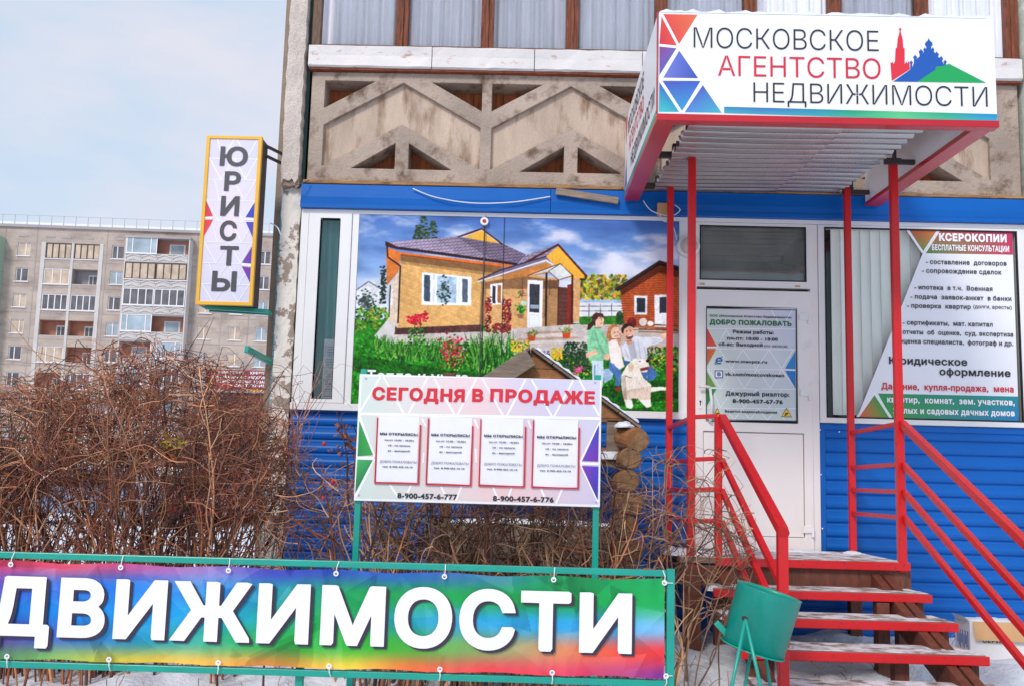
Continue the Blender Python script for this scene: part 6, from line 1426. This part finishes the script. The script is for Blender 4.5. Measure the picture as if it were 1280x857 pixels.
# panel joints
jt = MB()
for i in range(NR): jt.box(-1.2, 75, -.03, -.005, zt0[i]-1.95, zt0[i]-1.9)
for px in (5, 45, 133, 160, 246, 281, 315): u = U(px); jt.box(u, u+.07, -.035, -.004, 0, ztop-.01)
for px in (28, 62, 82, 110, 148, 190, 225): jt.box(U(px)-.5, U(px)+.5, -.04, -.003, ztop-1.0, ztop-.8)
fpart('panel_joints', jt, 'fgrey')
for (pa, pb) in ((52, 57), (89.7, 92.8), (124.7, 129.5)):
    mb = MB().box(U(pa), U(pb), -.06, -.001, .3, zt0[0]+.1)
    fpart('light_pier', mb, 'flight')
# windows: one of each kind, then copies
def window_proto(w, h, pane, div=(.5,), y=.12, frame='fwhite'):
    mb = MB().box(0, w, y, y+.08, -h, -h+.09).box(0, w, y, y+.08, -.09, 0).box(0, .09, y, y+.08, -h+.09, -.09).box(w-.09, w, y, y+.08, -h+.09, -.09)
    for d_ in div: mb.box(w*d_-.05, w*d_+.05, y, y+.08, -h+.09, -.09)
    f = mb.build('window', M[frame], FB); p = MB().box(.02, w-.02, y+.05, y+.07, -h+.02, -.02).build('pane', M[pane], f)
    s = MB().box(-.08, w+.08, -.12, .1, -h-.08, -h).build('sill', M['fwhite'], f); return [f, p, s]
def place(pr, u, z, first):
    f = pr[0] if first else pr[0].copy()
    if not first:
        COL.objects.link(f)
        for c in pr[1:]: q = c.copy(); COL.objects.link(q); q.parent = f
    f.location = (u, 0, z); return f
ww = cols['wa'][1]-cols['wa'][0]; kinds = [window_proto(ww, 1.42, p, (dv,)) for p, dv in (('fgl', .5), ('ftan', .5), ('fdk', .42), ('ftan', .62))]
used = [False]*4; rw_ = random.Random(9)
patt = {'wa': [3, 2, 1, 3, 2, 2, 1, 0, 2], 'wb': [2, 0, 2, 0, 2, 1, 0, 2, 1]}
for c in ('wa', 'wb', 'w1', 'w2', 'w3', 'w4', 'w5'):
    for i in range(NR):
        k = patt[c][i] if c in patt else rw_.choice([0, 0, 1, 2, 3]); place(kinds[k], cols[c][0], zt0[i], not used[k]); used[k] = True
lw_ = cols['lg1'][1]-cols['lg1'][0]
gz_ = {'gw': window_proto(lw_, 1.65, 'ftan', (.33, .66), .05), 'gd': window_proto(lw_, 1.65, 'ftan', (.25, .5, .75), .05, 'fdark'), 'gg': window_proto(lw_, 1.65, 'fdk', (.25, .5, .75), .05)}
gu = {k: False for k in gz_}
lg = {'lg1': ['gd', 'gw', 'gg', 'o', 'gw', 'o', 'gw', 'gg', 'o'], 'lg2': ['gd', 'n', 'gg', 'o', 'o', 'gg', 'o', 'gw', 'gg']}
def niche(u0, u1, z0, z1, m, y=0, dep=1.2):
    mb = MB().box(u0, u1, y+dep, y+dep+.05, z0-.2, z1).box(u0, u0+.02, y+.26, y+dep, z0-.2, z1).box(u1-.02, u1, y+.26, y+dep, z0-.2, z1).box(u0+.02, u1-.02, y+.26, y+dep, z1-.02, z1)
    n_ = fpart('loggia', mb, m); w = u1-u0
    MB().box(u0+w*.5, u0+w*.86, y+dep-.06, y+dep-.005, z0-.2, z0+1.25).build('window_frame', M['fwhite'], n_); MB().box(u0+w*.54, u0+w*.66, y+dep-.09, y+dep-.062, z0-.1, z0+1.1).box(u0+w*.7, u0+w*.82, y+dep-.09, y+dep-.062, z0+.2, z0+1.1).build('pane', M['fdk'], n_)
    MB().box(u0, u1, y+.0, y+.1, z0-.02, z0+.06).build('loggia_rail', M['flight'], n_)
for c in ('lg1', 'lg2'):
    for i in range(NR):
        t = lg[c][i]; u0, u1 = cols[c]
        if t in gz_: place(gz_[t], u0, zt0[i]+.05, not gu[t]); gu[t] = True
        else: niche(u0, u1, zt0[i]-1.6, zt0[i]+.05, 'forange' if t == 'o' else 'fgrey')
# projecting balcony stack with zigzag parapets
yb = -1.3; um = (ub0+ub1)/2
fpart('balcony_side', MB().box(ub0-.12, ub0, yb, -.004, 0, ztop-.9).box(ub1, ub1+.12, yb, -.004, 0, ztop-.9), 'flight'); fpart('balcony_roof', MB().box(ub0-.2, ub1+.2, yb-.1, -.004, ztop-.95, ztop-.75), 'fgrey')
fpart('balcony_back', MB().box(ub0, ub1, -.05, -.006, 0, ztop-.96), 'forange')
bw = ub1-ub0
pp = MB(); n = 4
for k in range(n):
    a = bw/n*k; w = bw/n; cxk = a+w/2
    pp.box(a+.02, a+w-.02, .05, .1, 0, .88)
    for q, zz in ((.42, .62), (.2, .2)):
        for s in (-1, 1): pp.bar((cxk, .0, zz+.2), (cxk+s*w*.46, .0, zz-.05), .1, .13)
    pp.box(a, a+.06, -.05, .05, 0, .9)
    pp.bar((cxk, .0, 0), (cxk, 0, .4), .07, .07)
pp.box(0, bw, -.05, .05, .82, .9).box(0, bw, -.05, .05, 0, .08)
pp0 = pp.build('balcony_parapet', M['flight'], FB); dk0 = MB().box(0, bw, .0, 1.2, -.14, -.02).build('balcony_floor', M['fgrey'], FB)
bt = [['gw', 'x'], ['gd', 'gd'], ['gg', 'gg'], ['gw', 'x'], ['x', 'gw'], ['gw', 'gg'], ['gd', 'x'], ['gw', 'gw'], ['gg', 'gd']]
bz = fu(200, 321)[1]; glz = {}
for i in range(NR):
    z = bz-PIT*i
    for src in (pp0, dk0):
        q = src if i == 0 else src.copy()
        if i: COL.objects.link(q)
        q.location = (ub0, yb, z-.9)
    for s in (0, 1):
        t = bt[i][s]
        if t == 'x':
            f_ = MB().box(ub0+s*bw/2+bw*.14, ub0+s*bw/2+bw*.4, -.1, -.052, z-.5, z+1.3).build('window_frame', M['fwhite'], FB); MB().box(ub0+s*bw/2+bw*.17, ub0+s*bw/2+bw*.37, -.12, -.102, z-.4, z+1.2).build('pane', M['fgl'], f_); continue
        if t not in glz: glz[t] = window_proto(bw/2-.05, 1.75, {'gw': 'fgl', 'gd': 'ftan', 'gg': 'fdk'}[t], (.25, .5, .75) if t != 'gw' else (.2, .8), .0, 'fdark' if t == 'gd' else 'fwhite'); f = place(glz[t], 0, 0, True)
        else: f = place(glz[t], 0, 0, False)
        f.location = (ub0+s*bw/2, yb-.02, z+1.76)
# green wing at the far left edge
fpart('green_wing', MB().box(-9, -1.25, -1.6, 11, 0, ztop-1.1), 'fgrey'); fpart('green_balcony', MB().box(-1.24, U(6.5), -1.6, -.01, 0, ztop-1.3), 'fgreen')

# ================================================================== THINGS IN THE YARD BEYOND THE THICKET
def car(x, y, rz, m, label, L_=4.2, group='cars parked in the snowy yard beyond the thicket'):
    r0 = empty('parked_car', (x, y, 0), label, 'car', group); r0.rotation_euler = (0, 0, rz); r0['_org'] = [0, 0, 0]
    side = [(-.5, .28), (-.5, .55), (-.47, .78), (-.28, .86), (-.14, 1.30), (.0, 1.42), (.18, 1.42), (.36, 1.16), (.40, .95), (.495, .9), (.5, .55), (.49, .28)]
    mb = MB(); hwid = .86
    for y_, k in ((-hwid, 0), (-hwid*.98, 1), (hwid*.98, 1), (hwid, 0)):
        mb.add([(p[0]*L_*(1 if k else .99), y_ if p[1] < 1 else y_*.84, p[1]) for p in side], [])
    n = len(side)
    mb.f = [(j*n+i, j*n+(i+1) % n, (j+1)*n+(i+1) % n, (j+1)*n+i) for j in range(3) for i in range(n)]+[tuple(range(n)), tuple(3*n+i for i in range(n-1, -1, -1))]
    mb.build('body', m, r0, bevel=.03)
    for s in (-1, 1):
        g_ = MB(); ysd = s*hwid*.845
        for pl in ([(-.24, .92), (-.13, 1.25), (-.02, 1.34), (-.02, .92)], [(0.0, .92), (0, 1.34), (.17, 1.34), (.31, 1.13), (.33, .92)]):
            g_.add([(p[0]*L_, s*hwid*(.99 if p[1] < 1 else .86), p[1]) for p in pl], [tuple(range(len(pl)))])
        g_.build('window', M['cglass'], r0)
        for wx_ in (-.31, .31):
            w_ = MB().tube([(wx_*L_, s*(hwid-.16), .31), (wx_*L_, s*(hwid+.015), .31)], .31, 20).build('wheel', M['rubber'], r0); MB().tube([(wx_*L_, s*(hwid+.016), .31), (wx_*L_, s*(hwid+.03), .31)], .19, 14).build('rim', M['chrome'], w_)
        MB().box(-.505*L_, -.485*L_, s*.62-.15, s*.62+.15, .6, .74).build('headlight', M['whitep'], r0, bevel=.02)
    MB().add([(-.275*L_-.01, -.68, .90), (-.275*L_-.01, .68, .90), (-.148*L_-.01, .64, 1.28), (-.148*L_-.01, -.64, 1.28)], [(0, 1, 2, 3)]).build('windscreen', M['cglass'], r0)
    MB().box(-.19*L_, .2*L_, -.6, .6, 1.425, 1.47).build('roof_snow', M['snow'], r0, bevel=.02)
xx, _ = at(100, 640, 26); car(xx, 26, RAD(8), M['carblue'], 'blue grey parked car with snowy roof behind the left of the thicket')
xx, _ = at(212, 640, 30); car(xx, 30, RAD(-4), M['carwhite'], 'pale silver parked car seen through the middle of the thicket')
xx, _ = at(275, 640, 28); car(xx, 28, RAD(84), M['carred'], 'red parked car seen end-on through the thicket near the building corner')
# shop sign and kiosk
x0, z1_ = at(258, 461, 30); x1, z0_ = at(329, 489, 30)
x1 += .4
KS = empty('kiosk', ((x0+x1)/2, 30.5, 0), 'brown kiosk behind the thicket carrying the dark red shop sign', 'kiosk')
MB().box(x0+.2, x1, 30.1, 32.2, 0, z0_-.05).build('wall', M['brownp'], KS, bevel=.02); MB().box(x0+.1, x1+.1, 30.0, 32.4, z0_-.04, z0_+.04).build('roof', M['fgrey'], KS)
kd = MB().box(x0+.9, x0+1.5, 30.05, 30.09, 0, 2.0).build('door', M['fdark'], KS); MB().box(x0+1.0, x0+1.4, 30.03, 30.048, 1.2, 1.8).build('pane', M['cglass'], kd)
SS = empty('shop_sign', ((x0+x1)/2, 30, z0_), 'dark red shop sign with white lines of lettering on the kiosk roof', 'sign')
MB().box(x0, x1, 30, 30.06, z0_+.04, z1_).build('sign_panel', mat('dark_red_panel', (150, 44, 60), .5), SS); MB().box(x0+.1, x0+.16, 30.07, 30.13, z0_+.04, z1_).box(x1-.2, x1-.14, 30.07, 30.13, z0_+.04, z1_).build('sign_support', M['steel'], SS)
for s, xa, xb, y in (('• МИР РУЧЕК  • КРЕПЕЖ', 269, 336, 467), ('• ЛАКОКРАСОЧНЫЕ ИЗДЕЛИЯ •', 261, 336, 472.5), ('• ХОЗЯЙСТВЕННЫЕ ТОВАРЫ', 267, 337, 478), ('• САНТЕХНИКА', 288, 337, 483)):
    textpx(SS, s, xa, xb, y, 3.4, 30, M['whitep'], .03, .01)
textpx(SS, 'udf-s', 311, 328, 489, 3.6, 30, M['yellowp'], .05, .01)
d = Decal(pxfn(0, 0, 1, 30)); d.poly([(263, 474), (267, 481), (262, 483)], (240, 200, 60)); d.build(SS)

def prune():
    for o in list(bpy.data.objects):
        if '_org' in o.keys(): del o['_org']
prune()
